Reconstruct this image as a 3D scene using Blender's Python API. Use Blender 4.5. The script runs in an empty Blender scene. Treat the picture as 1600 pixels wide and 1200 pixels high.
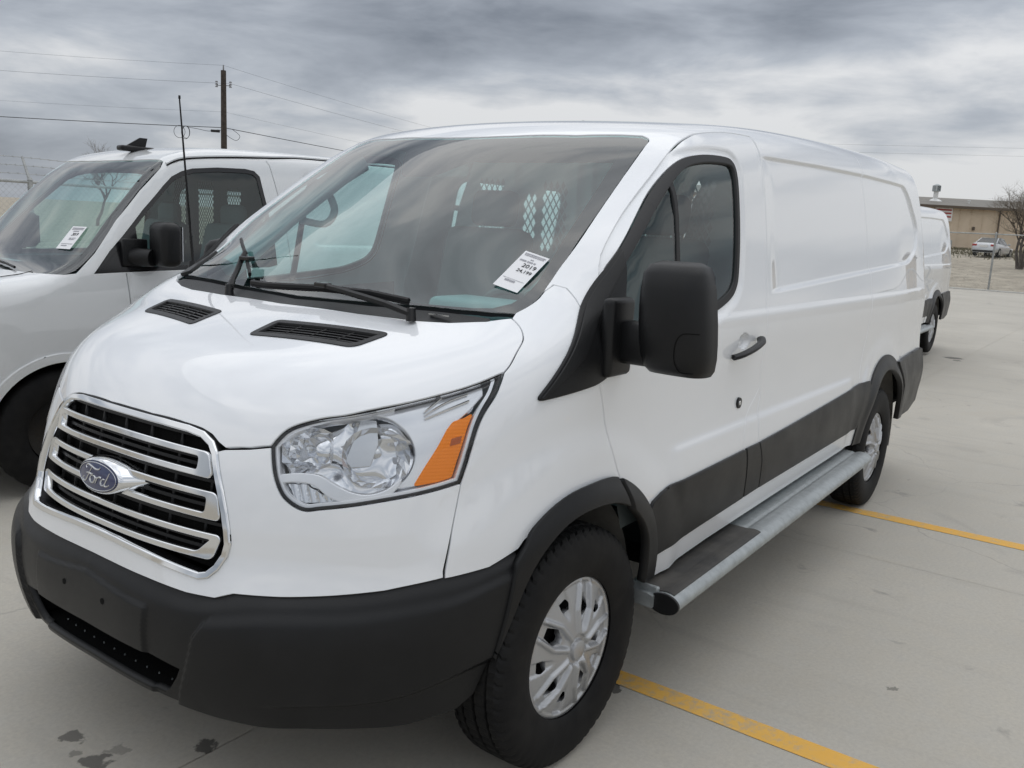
import bpy, bmesh, math, random
import numpy as np
from mathutils import Vector, Matrix
from mathutils.geometry import delaunay_2d_cdt
random.seed(7); rng = np.random.default_rng(7)
R = math.radians
sc = bpy.context.scene
COL = sc.collection
# ------------------------------------------------------------------ camera, sky, sun, exposure
def cam_matrix(yaw, pitch, roll):
    cy, sy, cp, sp = math.cos(yaw), math.sin(yaw), math.cos(pitch), math.sin(pitch)
    f = Vector((cy*cp, sy*cp, -sp)); r = Vector((sy, -cy, 0)); d = f.cross(r)
    cr, sr = math.cos(roll), math.sin(roll)
    right = cr*r + sr*d; down = -sr*r + cr*d
    return Matrix((right, -down, -f)).transposed()
cam_d = bpy.data.cameras.new('camera'); cam = bpy.data.objects.new('camera', cam_d); COL.objects.link(cam)
cam_d.sensor_width = 36; cam_d.lens = 36*1370.788/1600; cam_d.clip_start = .05; cam_d.clip_end = 3000
M4 = cam_matrix(R(215.49570147), R(10.28205604), R(-2.96940375)).to_4x4(); M4.translation = (2.02110779, 2.15219277, 1.52753902)
cam.matrix_world = M4; sc.camera = cam
SUN_EL, SUN_AZ = 78, -105           # azimuth in the ground plane, degrees from +x towards +y
world = bpy.data.worlds.new('World'); sc.world = world; world.use_nodes = True
wn = world.node_tree; wn.nodes.clear()
def N(t, typ, **kw):
    n = t.nodes.new(typ)
    for k, v in kw.items():
        if k.startswith('i_'):
            n.inputs[int(k[2:]) if k[2:].isdigit() else k[2:].replace('_', ' ')].default_value = v
        else: setattr(n, k, v)
    return n
def sky_world():
    t = wn; L = t.links.new
    sky = N(t, 'ShaderNodeTexSky', sky_type='NISHITA', sun_disc=False, sun_elevation=R(SUN_EL), sun_rotation=R(90-SUN_AZ))
    tc = N(t, 'ShaderNodeTexCoord'); sep = N(t, 'ShaderNodeSeparateXYZ'); L(tc.outputs['Generated'], sep.inputs[0])
    zc = N(t, 'ShaderNodeMath', operation='MAXIMUM', i_1=0.0); L(sep.outputs[2], zc.inputs[0])
    mp = N(t, 'ShaderNodeMapping'); mp.inputs['Location'].default_value = CLOUD_LOC; mp.inputs['Scale'].default_value = (1.25, 1.25, 4.6); L(tc.outputs['Generated'], mp.inputs[0])
    n1 = N(t, 'ShaderNodeTexNoise', i_Scale=1.15, i_Detail=7.0, i_Roughness=.50, i_Distortion=.25); L(mp.outputs[0], n1.inputs['Vector'])
    n2 = N(t, 'ShaderNodeTexNoise', i_Scale=4.2, i_Detail=8.0, i_Roughness=.55, i_Distortion=.25); L(mp.outputs[0], n2.inputs['Vector'])
    mx = N(t, 'ShaderNodeMath', operation='MULTIPLY_ADD', i_1=.46); L(n2.outputs[0], mx.inputs[0]); L(n1.outputs[0], mx.inputs[2])
    cr = N(t, 'ShaderNodeValToRGB'); L(mx.outputs[0], cr.inputs[0])
    e = cr.color_ramp.elements; e[0].position = .485; e[0].color = (.43, .48, .56, 1); e[1].position = .80; e[1].color = (1.58, 1.60, 1.62, 1)
    a = e.new(.605); a.color = (.72, .785, .885, 1); b = e.new(.68); b.color = (.95, 1.02, 1.12, 1)
    # overcast luminance grows from the horizon to the zenith
    gr = N(t, 'ShaderNodeMath', operation='MULTIPLY_ADD', i_1=5.0, i_2=5.5); L(zc.outputs[0], gr.inputs[0])
    vm = N(t, 'ShaderNodeVectorMath', operation='SCALE'); L(cr.outputs[0], vm.inputs[0]); L(gr.outputs[0], vm.inputs['Scale'])
    mixn = N(t, 'ShaderNodeMix', data_type='RGBA', i_0=.93); L(sky.outputs[0], mixn.inputs[6]); L(vm.outputs[0], mixn.inputs[7])
    bg = N(t, 'ShaderNodeBackground', i_Strength=.1); L(mixn.outputs[2], bg.inputs[0])
    o = N(t, 'ShaderNodeOutputWorld'); L(bg.outputs[0], o.inputs[0])
CLOUD_LOC = (1.2, 9.4, 0)
sky_world()
sun_d = bpy.data.lights.new('sun', 'SUN'); sun = bpy.data.objects.new('sun', sun_d); COL.objects.link(sun)
sun_d.energy = .9; sun_d.angle = R(85); sun_d.color = (1, .99, .97)
sdir = Vector((math.cos(R(SUN_EL))*math.cos(R(SUN_AZ)), math.cos(R(SUN_EL))*math.sin(R(SUN_AZ)), math.sin(R(SUN_EL))))
sun.rotation_euler = sdir.to_track_quat('Z', 'Y').to_euler(); sun.location = (0, 0, 30)
vs = sc.view_settings; vs.view_transform = 'Standard'; vs.look = 'None'; vs.exposure = -.34; vs.gamma = 1; vs.use_curve_mapping = False
sc.cycles.max_bounces = 10; sc.cycles.transparent_max_bounces = 24; sc.cycles.use_denoising = True; sc.cycles.denoising_input_passes = 'RGB_ALBEDO'; sc.cycles.use_adaptive_sampling = False
# ------------------------------------------------------------------ materials
MAT = {}
def mat(name):
    m = bpy.data.materials.new(name); m.use_nodes = True; MAT[name] = m
    return m, m.node_tree, m.node_tree.nodes['Principled BSDF'], m.node_tree.links.new
def simple(name, col, rough=.5, metal=0., coat=0., noise=None, bump=None, spec=.5, rvar=0):
    m, t, p, L = mat(name)
    p.inputs['Base Color'].default_value = (*col, 1); p.inputs['Roughness'].default_value = rough; p.inputs['Metallic'].default_value = metal
    p.inputs['Coat Weight'].default_value = coat; p.inputs['Coat Roughness'].default_value = .03; p.inputs['Specular IOR Level'].default_value = spec
    if noise or bump or rvar:
        tc = N(t, 'ShaderNodeTexCoord')
    if noise:
        s, amt, tint = noise
        n = N(t, 'ShaderNodeTexNoise', i_Scale=s, i_Detail=6.0, i_Roughness=.6); L(tc.outputs['Object'], n.inputs['Vector'])
        r = N(t, 'ShaderNodeMapRange', i_1=.3, i_2=.7); L(n.outputs[0], r.inputs[0])
        mx = N(t, 'ShaderNodeMix', data_type='RGBA', i_6=(*[c*(1-amt) for c in col], 1), i_7=(*tint, 1)); L(r.outputs[0], mx.inputs[0]); L(mx.outputs[2], p.inputs['Base Color'])
    if rvar:
        n = N(t, 'ShaderNodeTexNoise', i_Scale=6., i_Detail=5.0); L(tc.outputs['Object'], n.inputs['Vector'])
        r = N(t, 'ShaderNodeMapRange', i_1=.3, i_2=.7, i_3=rough-rvar, i_4=rough+rvar); L(n.outputs[0], r.inputs[0]); L(r.outputs[0], p.inputs['Roughness'])
    if bump:
        s, st, d = bump
        n = N(t, 'ShaderNodeTexNoise', i_Scale=s, i_Detail=3.0); L(tc.outputs['Object'], n.inputs['Vector'])
        b = N(t, 'ShaderNodeBump', i_Strength=st, i_Distance=d); L(n.outputs[0], b.inputs['Height']); L(b.outputs[0], p.inputs['Normal'])
    return m
def paint(name, col):
    """white car paint outside, bare grey trim on the inner face of the sheet"""
    m, t, p, L = mat(name)
    p.inputs['Roughness'].default_value = .42; p.inputs['Coat Weight'].default_value = 1; p.inputs['Coat Roughness'].default_value = .015; p.inputs['Coat IOR'].default_value = 1.75
    tc = N(t, 'ShaderNodeTexCoord'); n = N(t, 'ShaderNodeTexNoise', i_Scale=1.7, i_Detail=5.0); L(tc.outputs['Object'], n.inputs['Vector'])
    sp = N(t, 'ShaderNodeSeparateXYZ'); L(tc.outputs['Object'], sp.inputs[0])
    # road film, strongest on the lowest sheet metal
    lo = N(t, 'ShaderNodeMapRange', i_1=.95, i_2=.35, i_3=0., i_4=.5); L(sp.outputs[2], lo.inputs[0])
    ml = N(t, 'ShaderNodeMath', operation='MULTIPLY'); L(lo.outputs[0], ml.inputs[0]); L(n.outputs[0], ml.inputs[1])
    mx = N(t, 'ShaderNodeMix', data_type='RGBA', i_6=(*col, 1), i_7=(.50, .48, .45, 1)); L(ml.outputs[0], mx.inputs[0])
    g = N(t, 'ShaderNodeNewGeometry'); m2 = N(t, 'ShaderNodeMix', data_type='RGBA', i_7=(.42, .50, .51, 1)); L(g.outputs['Backfacing'], m2.inputs[0]); L(mx.outputs[2], m2.inputs[6])
    L(m2.outputs[2], p.inputs['Base Color'])
    iv = N(t, 'ShaderNodeMath', operation='SUBTRACT', i_0=1.0); L(g.outputs['Backfacing'], iv.inputs[1]); L(iv.outputs[0], p.inputs['Coat Weight'])
    return m
def glass(name, tint, ior=1.5, gloss=1.):
    m, t, p, L = mat(name); t.nodes.remove(p); o = t.nodes['Material Output']
    tr = N(t, 'ShaderNodeBsdfTransparent', i_Color=(*tint, 1)); gl = N(t, 'ShaderNodeBsdfGlossy', i_Roughness=0., i_Color=(gloss, gloss, gloss, 1))
    # Schlick reflectance from |cos|, the same from both sides of the single sheet
    g = N(t, 'ShaderNodeNewGeometry'); dt = N(t, 'ShaderNodeVectorMath', operation='DOT_PRODUCT'); L(g.outputs['Incoming'], dt.inputs[0]); L(g.outputs['Normal'], dt.inputs[1])
    ab = N(t, 'ShaderNodeMath', operation='ABSOLUTE'); L(dt.outputs['Value'], ab.inputs[0]); om = N(t, 'ShaderNodeMath', operation='SUBTRACT', i_0=1.0, use_clamp=True); L(ab.outputs[0], om.inputs[1])
    pw = N(t, 'ShaderNodeMath', operation='POWER', i_1=5.0); L(om.outputs[0], pw.inputs[0]); f0 = ((ior-1)/(ior+1))**2
    fr = N(t, 'ShaderNodeMath', operation='MULTIPLY_ADD', i_1=1-f0, i_2=f0); L(pw.outputs[0], fr.inputs[0]); mx = N(t, 'ShaderNodeMixShader'); L(fr.outputs[0], mx.inputs[0]); L(tr.outputs[0], mx.inputs[1]); L(gl.outputs[0], mx.inputs[2])
    L(mx.outputs[0], o.inputs[0]); return m
paint('paint_white', (.80, .815, .835)); paint('paint_white_warm', (.70, .715, .72))
simple('black_plastic', (.0062, .0065, .0072), .38, bump=(420, .35, .002), noise=(5, .1, (.0105, .0107, .0115)), spec=.30, rvar=.05)
simple('black_plastic_worn', (.036, .035, .034), .6, bump=(300, .25, .002), noise=(9, .15, (.085, .078, .068)))
simple('gloss_black', (.012, .012, .013), .18); simple('rubber', (.012, .012, .013), .6)
simple('dark_trim', (.09, .108, .11), .7); simple('partition_grey', (.56, .67, .68), .6); simple('seat_cloth', (.17, .205, .21), .9)
simple('dash_plastic', (.26, .32, .33), .8)
simple('void_black', (.008, .008, .008), .9, spec=.1)
simple('chrome', (.78, .79, .80), .07, 1.); simple('satin_chrome', (.62, .63, .64), .26, 1.)
simple('silver_paint', (.43, .435, .445), .40, .7, .25, rvar=.06, noise=None); simple('reflector', (.74, .75, .77), .13, 1.)
simple('lamp_silver', (.80, .81, .83), .22, .55); simple('lamp_grey', (.30, .305, .315), .3, .9)
simple('galvanised', (.37, .395, .40), .46, .6, noise=(30, .12, (.45, .475, .48)), rvar=.06)
simple('galvanised_post', (.34, .35, .345), .5, .6, noise=(9, .2, (.45, .46, .45)))
simple('liner_grey', (.17, .165, .155), .8, noise=(7, .3, (.26, .25, .23)))
simple('emblem_blue', (.006, .016, .085), .15, 0, 1.)
simple('paper', (.82, .82, .83), .6); simple('ink', (.015, .015, .02), .6); simple('ink_grey', (.33, .33, .36), .6)
simple('frit', (.008, .008, .009), .9, spec=.05)
glass('windshield_glass', (.68, .94, .91), 2.05); glass('window_glass', (.62, .73, .72), 1.60); glass('clear_lens', (.94, .95, .96), 1.45); glass('sedan_glass', (.10, .11, .12), 1.6)
def amber():
    m, t, p, L = mat('amber_lens'); p.inputs['Base Color'].default_value = (.93, .24, .002, 1); p.inputs['Roughness'].default_value = .3; p.inputs['Specular IOR Level'].default_value = .25
    tc = N(t, 'ShaderNodeTexCoord'); w = N(t, 'ShaderNodeTexWave', i_Scale=38., bands_direction='Z'); L(tc.outputs['Object'], w.inputs['Vector'])
    b = N(t, 'ShaderNodeBump', i_Strength=.35, i_Distance=.002); L(w.outputs[0], b.inputs['Height']); L(b.outputs[0], p.inputs['Normal'])
amber()
simple('amber_dark', (.42, .085, .004), .4)
simple('red_lens', (.35, .01, .008), .15, 0, .6)
def tyre_mat():
    m, t, p, L = mat('tyre'); p.inputs['Roughness'].default_value = .66; p.inputs['Specular IOR Level'].default_value = .2
    tc = N(t, 'ShaderNodeTexCoord'); n = N(t, 'ShaderNodeTexNoise', i_Scale=14., i_Detail=6.); L(tc.outputs['Object'], n.inputs['Vector'])
    r = N(t, 'ShaderNodeMapRange', i_1=.35, i_2=.75); L(n.outputs[0], r.inputs[0])
    mx = N(t, 'ShaderNodeMix', data_type='RGBA', i_6=(.0065, .0065, .007, 1), i_7=(.0135, .013, .0125, 1)); L(r.outputs[0], mx.inputs[0]); L(mx.outputs[2], p.inputs['Base Color'])
tyre_mat()
# ------------------------------------------------------------------ scene bookkeeping
def tag(o, label=None, cat=None, group=None, kind=None):
    if label: o['label'] = label
    if cat: o['category'] = cat
    if group: o['group'] = group
    if kind: o['kind'] = kind
    return o
def empty(name, loc=(0, 0, 0), rz=0., scale=1.):
    o = bpy.data.objects.new(name, None); COL.objects.link(o); o.location = loc; o.rotation_euler = (0, 0, rz); o.scale = (scale,)*3
    o.empty_display_size = .2
    return o
def link_mesh(name, me, m, parent=None):
    o = bpy.data.objects.new(name, me); COL.objects.link(o)
    if m:
        if len(me.materials) == 0: me.materials.append(MAT[m])
    if parent: o.parent = parent
    return o
def obj(name, verts, faces, m, parent=None, smooth=False, normals=None):
    me = bpy.data.meshes.new(name); me.from_pydata([tuple(map(float, v)) for v in verts], [], [tuple(map(int, f)) for f in faces])
    if smooth or normals is not None: me.polygons.foreach_set('use_smooth', [True]*len(me.polygons))
    if normals is not None: me.normals_split_custom_set_from_vertices([tuple(map(float, n)) for n in normals])
    me.update()
    return link_mesh(name, me, m, parent)
def kids(o): return [c for c in bpy.data.objects if c.parent == o]
def copy_tree(o, parent=None):
    c = o.copy(); COL.objects.link(c); c.parent = parent
    for ch in list(o.children): copy_tree(ch, c)
    return c
class MB:
    """collects simple solids; build() links them as one mesh"""
    def __init__(s): s.bm = bmesh.new()
    def box(s, c, d, rot=None, bev=0., seg=2):
        r = bmesh.ops.create_cube(s.bm, size=1); vs_ = r['verts']
        bmesh.ops.scale(s.bm, vec=d, verts=vs_)
        if bev:
            es = list({e for v in vs_ for e in v.link_edges})
            rr = bmesh.ops.bevel(s.bm, geom=es, offset=bev, segments=seg, affect='EDGES', profile=.5); vs_ = list({v for f in rr['faces'] for v in f.verts} | {v for v in vs_ if v.is_valid})
        if rot is not None: bmesh.ops.rotate(s.bm, cent=(0, 0, 0), matrix=rot.to_matrix() if hasattr(rot, 'to_matrix') else rot, verts=vs_)
        bmesh.ops.translate(s.bm, vec=c, verts=vs_)
    def cyl(s, a, b, r0, r1=None, n=10, caps=True):
        a, b = Vector(a), Vector(b); d = b-a; r1 = r0 if r1 is None else r1
        r = bmesh.ops.create_cone(s.bm, cap_ends=caps, segments=n, radius1=r0, radius2=r1, depth=d.length)
        q = d.to_track_quat('Z', 'Y'); bmesh.ops.rotate(s.bm, cent=(0, 0, 0), matrix=q.to_matrix(), verts=r['verts']); bmesh.ops.translate(s.bm, vec=(a+b)/2, verts=r['verts'])
    def tube(s, pts, r, n=8, closed=False, flat=None):
        """sweep a circle (or an ellipse r x flat) along a polyline"""
        P = [Vector(p) for p in pts]; rings = []; prev = None
        for i, p in enumerate(P):
            a = P[i-1] if (i or closed) else p; b = P[(i+1) % len(P)] if (i < len(P)-1 or closed) else p
            t_ = (b-a).normalized()
            up = Vector((0, 0, 1)) if abs(t_.z) < .9 else Vector((1, 0, 0))
            if prev is not None: up = prev
            x = (up - t_*up.dot(t_)).normalized(); prev = x; y = t_.cross(x)
            rr = r[i] if hasattr(r, '__len__') else r
            f2 = flat if flat else rr
            rings.append([s.bm.verts.new(p + x*math.cos(2*math.pi*k/n)*f2 + y*math.sin(2*math.pi*k/n)*rr) for k in range(n)])
        m_ = len(rings)
        for i in range(m_ if closed else m_-1):
            A, B = rings[i], rings[(i+1) % m_]
            for k in range(n): s.bm.faces.new((A[k], A[(k+1) % n], B[(k+1) % n], B[k]))
        if not closed: s.bm.faces.new(rings[0][::-1]); s.bm.faces.new(rings[-1])
    def prism(s, poly, vec):
        vec = Vector(vec); a = [s.bm.verts.new(p) for p in poly]; b = [s.bm.verts.new(Vector(p)+vec) for p in poly]; n = len(a)
        s.bm.faces.new(a[::-1]); s.bm.faces.new(b)
        for i in range(n): s.bm.faces.new((a[i], a[(i+1) % n], b[(i+1) % n], b[i]))
    def quad(s, *p): s.bm.faces.new([s.bm.verts.new(q) for q in p])
    def build(s, name, m, parent=None, smooth=False, ang=None):
        bmesh.ops.recalc_face_normals(s.bm, faces=s.bm.faces)
        me = bpy.data.meshes.new(name); s.bm.to_mesh(me); s.bm.free()
        if smooth:
            me.polygons.foreach_set('use_smooth', [True]*len(me.polygons))
            me.set_sharp_from_angle(angle=R(ang or 40))
        return link_mesh(name, me, m, parent)
import numpy as np
def spl(xs,ys):
    """natural C2 cubic spline, linear beyond ends"""
    xs=np.array(xs,float);ys=np.array(ys,float);n=len(xs);h=np.diff(xs)
    A=np.eye(n);r=np.zeros(n)
    for i in range(1,n-1):
        A[i,i-1]=h[i-1];A[i,i]=2*(h[i-1]+h[i]);A[i,i+1]=h[i];r[i]=6*((ys[i+1]-ys[i])/h[i]-(ys[i]-ys[i-1])/h[i-1])
    m=np.linalg.solve(A,r)
    s0=(ys[1]-ys[0])/h[0]-h[0]*m[1]/6;s1=(ys[-1]-ys[-2])/h[-1]+h[-1]*m[-2]/6
    def f(x):
        x=np.asarray(x,float);i=np.clip(np.searchsorted(xs,x)-1,0,n-2);t=np.clip(x,xs[0],xs[-1]);a=xs[i+1]-t;b=t-xs[i];hh=h[i]
        y=(m[i]*a**3+m[i+1]*b**3)/(6*hh)+(ys[i]/hh-m[i]*hh/6)*a+(ys[i+1]/hh-m[i+1]*hh/6)*b
        return y+np.where(x<xs[0],(x-xs[0])*s0,0)+np.where(x>xs[-1],(x-xs[-1])*s1,0)
    return f
def sst(a,b,x):
    t=np.clip((x-a)/(b-a),0,1);return t*t*t*(t*(6*t-15)+10)
def smax(a,b,k):
    h=np.maximum(k-np.abs(a-b),0)/k
    return np.maximum(a,b)+h*h*h*k/6
def sdpoly(P,X,Z):
    """signed distance to a closed polygon (negative inside)"""
    P=np.asarray(P,float);sh=X.shape;x=X.ravel();z=Z.ravel();d=np.full(x.shape,1e9);ins=np.zeros(x.shape,bool)
    for (x0,z0),(x1,z1) in zip(P,np.roll(P,-1,0)):
        ex,ez=x1-x0,z1-z0;t=np.clip(((x-x0)*ex+(z-z0)*ez)/(ex*ex+ez*ez+1e-12),0,1)
        d=np.minimum(d,(x-x0-t*ex)**2+(z-z0-t*ez)**2)
        c=(z0>z)!=(z1>z)
        with np.errstate(divide='ignore',invalid='ignore'): ins^=c&(x<(x1-x0)*(z-z0)/(z1-z0)+x0)
    d=np.sqrt(d);return np.where(ins,-d,d).reshape(sh)
def rounded(P,r,n=6):
    """closed or open polygon with each corner replaced by a quadratic arc; r scalar or list"""
    P=[np.array(p,float) for p in P];out=[];N=len(P)
    for i in range(N):
        a,b,c=P[i-1],P[i],P[(i+1)%N];rr=r[i] if hasattr(r,'__len__') else r
        if rr<=0: out.append(b);continue
        la=np.linalg.norm(a-b);lc=np.linalg.norm(c-b);q=min(rr,la*.49,lc*.49)
        p0=b+(a-b)/la*q;p1=b+(c-b)/lc*q
        for t in np.linspace(0,1,n+1): out.append((1-t)**2*p0+2*t*(1-t)*b+t*t*p1)
    return np.array(out)
WBASE=3.302
Wz=spl([.15,.3,.42,.55,.74,.81,.93,1.08,1.20,1.30,1.38,1.5,1.7,1.85,1.97,2.15],
       [.90,.945,.967,.98,.985,.974,.962,.963,.962,.948,.935,.917,.880,.848,.818,.765])
Tz=spl([-4.7,-4.0,-3.0,-2.0,-1.4,-1.1,-.9,-.75,-.62,-.42,-.19,-.04,.085,.165,.25,.364,.472,.60,.70,.78,.86,1.0],
       [2.05,2.06,2.052,2.02,1.984,1.956,1.930,1.899,1.848,1.731,1.582,1.475,1.362,1.290,1.253,1.222,1.188,1.138,1.080,1.015,.93,.75])
Xz=spl([.15,.28,.40,.52,.60,.66,.80,.95,1.02,1.1],[.76,.842,.878,.884,.872,.862,.838,.806,.79,.77])
RECESS=rounded([(-1.2,1.300),(-1.2,1.842),(-2.2,1.872),(-3.0,1.888),(-4.02,1.894),(-4.30,1.64),(-4.20,1.495),(-3.92,1.415)],[.03,.06,0,0,.13,.12,.12,.12],8)
def van_disp(x,z):
    d=np.zeros(np.broadcast(x,z).shape);x=x+0*d;z=z+0*d
    m=(x<-1.1)&(x>-4.5)&(z>1.2)&(z<2.0)
    if m.any():
        s=sdpoly(RECESS,x[m],z[m]);d[m]-=.014*sst(.003,-.021,s)*sst(-1.36,-1.56,x[m])
    d=d+.0065*sst(1.264,1.236,z)*sst(-.30,-.62,x)*sst(-4.45,-4.2,x)+.0075*sst(.858,.818,z)*sst(-.48,-.62,x)*sst(-2.72,-2.55,x)
    return d+.012*sst(.66,.53,np.hypot(x,z-.36))+.010*sst(.70,.57,np.hypot(x+3.302,z-.35))
def van_f(x,y,z):
    ay=np.abs(y)
    rear=sst(-3.4,-4.5,x)
    W=Wz(z)-.03*rear+van_disp(x,z)
    xc=-.05
    Xf=Xz(z)-xc
    A=np.maximum(x-xc,0)/Xf;B=ay/W
    nb=2.32+.75*sst(.74,.50,z)
    E=A**2.1+B**nb
    side=(np.maximum(E,1e-9)**(1/2.2)-1)*.93
    # blend to exact side aft of xc
    bow=.25*sst(.3,-.2,x)
    T=Tz(x+bow*y*y)-(.03+.025*sst(-.05,.25,x))*y*y-.14*y**4*sst(.1,.5,x)
    top=(z-T)*.86
    k=.10+.16*sst(-.35,.22,x)+.15*sst(-.5,-1.1,x)
    f=smax(side,top,k)
    return smax(f,-x-4.57+.045*sst(1.0,2.0,z)+.05*(ay/.9)**2,.11)
def van_front(x,y,z):
    """nose surface carried straight up past the bonnet edge (the grille sits on it)"""
    W=Wz(z);xc=-.05;A=np.maximum(x-xc,0)/(Xz(z)-xc);B=np.abs(y)/W
    return (np.maximum(A**2.1+B**(2.32+.75*sst(.74,.50,z)),1e-9)**(1/2.2)-1)*.93
Wz2=spl([.2,.35,.55,.8,1.0,1.15,1.25,1.32,1.5,1.75,1.92,2.1],[.93,.965,.985,.995,.995,.985,.968,.950,.898,.825,.775,.715])
Tz2=spl([-4.9,-4.2,-3.0,-2.0,-1.3,-1.0,-.85,-.72,-.58,-.3,-.02,.10,.25,.5,.8,.95,1.1],[2.02,2.05,2.07,2.07,2.055,2.035,2.01,1.965,1.87,1.585,1.318,1.268,1.245,1.205,1.13,1.05,.9])
def chev_f(x,y,z):
    ay=np.abs(y);W=Wz2(z)-.04*sst(-3.5,-4.8,x)
    xc=.1;A=np.maximum(x-xc,0)/(.93-xc+.06*sst(1.0,.5,z));B=ay/W
    E=A**3.0+B**3.0
    side=(np.maximum(E,1e-9)**(1/3.)-1)*.95
    T=Tz2(x+.05*sst(.4,-.2,x)*y*y)-.03*y*y
    k=.10+.10*sst(-.1,.3,x)+.08*sst(-.6,-1.1,x)
    f=smax(side,(z-T)*.88,k)
    return smax(f,-x-4.75+.05*sst(1.0,2.0,z),.10)
# ------------------------------------------------------------------ sheet-metal panels: an outline cut out of a smooth body surface
def solve(f, O, D, t0, t1):
    a = np.full(len(O), float(t0)); b = np.full(len(O), float(t1))
    g = lambda t: f(*(O + D*t[:, None]).T)
    for _ in range(11):
        m = (a+b)/2; ins = g(m) < 0; a = np.where(ins, m, a); b = np.where(ins, b, m)
    fa, fb = g(a), g(b)
    for _ in range(4):
        m = a - fa*(b-a)/np.where(np.abs(fb-fa) < 1e-12, 1e-12, fb-fa); m = np.clip(m, a, b); fm = g(m); ins = fm < 0
        a, fa = np.where(ins, m, a), np.where(ins, fm, fa); b, fb = np.where(ins, b, m), np.where(ins, fb, fm)
    w = np.abs(fa) < np.abs(fb)
    return O + D*np.where(w, a, b)[:, None]
class Map:
    """parameter plane <-> rays that hit the surface"""
    def __init__(s, kind, c=0., z=0., k=.9): s.kind, s.c, s.z, s.k = kind, c, z, k
    def uv(s, P):
        P = np.asarray(P, float); x, y, z = P.T
        if s.kind == 'side': return np.c_[x, z]
        if s.kind == 'top': return np.c_[x, y]
        if s.kind == 'rear': return np.c_[y, z]
        if s.kind == 'cyl': return np.c_[np.arctan2(y, x-s.c)*s.k, z]
        if s.kind == 'tube': a = np.arctan2(z-s.z, y); a = np.where(a < -math.pi/2, a+2*math.pi, a); return np.c_[x, a*s.k]
    def rays(s, Q):
        u, v = Q.T; o = np.zeros(len(u)); e = o+1
        if s.kind == 'side': return np.c_[u, o, v], np.c_[o, e, o], 0, 1.5
        if s.kind == 'top': return np.c_[u, v, o+.75], np.c_[o, o, e], 0, 1.8
        if s.kind == 'rear': return np.c_[o-3.6, u, v], np.c_[-e, o, o], 0, 1.8
        if s.kind == 'cyl': a = u/s.k; return np.c_[o+s.c, o, v], np.c_[np.cos(a), np.sin(a), o], 0, 1.6
        if s.kind == 'tube': a = v/s.k; return np.c_[u, o, o+s.z], np.c_[o, np.cos(a), np.sin(a)], 0, 1.6
    def flip(s): return s.kind in ('side', 'rear')      # orientation of (u, v) seen from outside
def implicit(f, mp, off=0.):
    def g(x, y, z): return f(x, y, z) - (off(x, y, z) if callable(off) else off)
    def pn(Q):
        O, D, t0, t1 = mp.rays(Q); P = solve(g, O, D, t0, t1); h = 2e-3
        n = np.c_[[g(P[:, 0]+dx, P[:, 1]+dy, P[:, 2]+dz) - g(P[:, 0]-dx, P[:, 1]-dy, P[:, 2]-dz) for dx, dy, dz in ((h, 0, 0), (0, h, 0), (0, 0, h))]].T
        return P, n/(np.linalg.norm(n, axis=1)[:, None]+1e-12)
    return pn
def loop_prep(L, hb, gap, hole):
    L = np.asarray(L, float)
    keep = [i for i in range(len(L)) if np.linalg.norm(L[i]-L[i-1]) > 1e-4]; L = L[keep]
    area = .5*np.sum(L[:, 0]*np.roll(L[:, 1], -1) - np.roll(L[:, 0], -1)*L[:, 1])
    if (area < 0) != hole: L = L[::-1]
    d = np.roll(L, -1, 0)-L; d /= np.linalg.norm(d, axis=1)[:, None]; nrm = np.c_[-d[:, 1], d[:, 0]]          # inner side (left)
    b = nrm + np.roll(nrm, 1, 0); b /= np.maximum(.35, (b*b).sum(1)/2)[:, None]; L = L + b*gap
    out = []
    for a, c in zip(L, np.roll(L, -1, 0)):
        k = max(1, int(np.ceil(np.linalg.norm(c-a)/hb))); out += [a+(c-a)*i/k for i in range(k)]
    return np.array(out)
def sdp(loop, Q): return sdpoly(loop, Q[:, 0], Q[:, 1])
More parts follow.
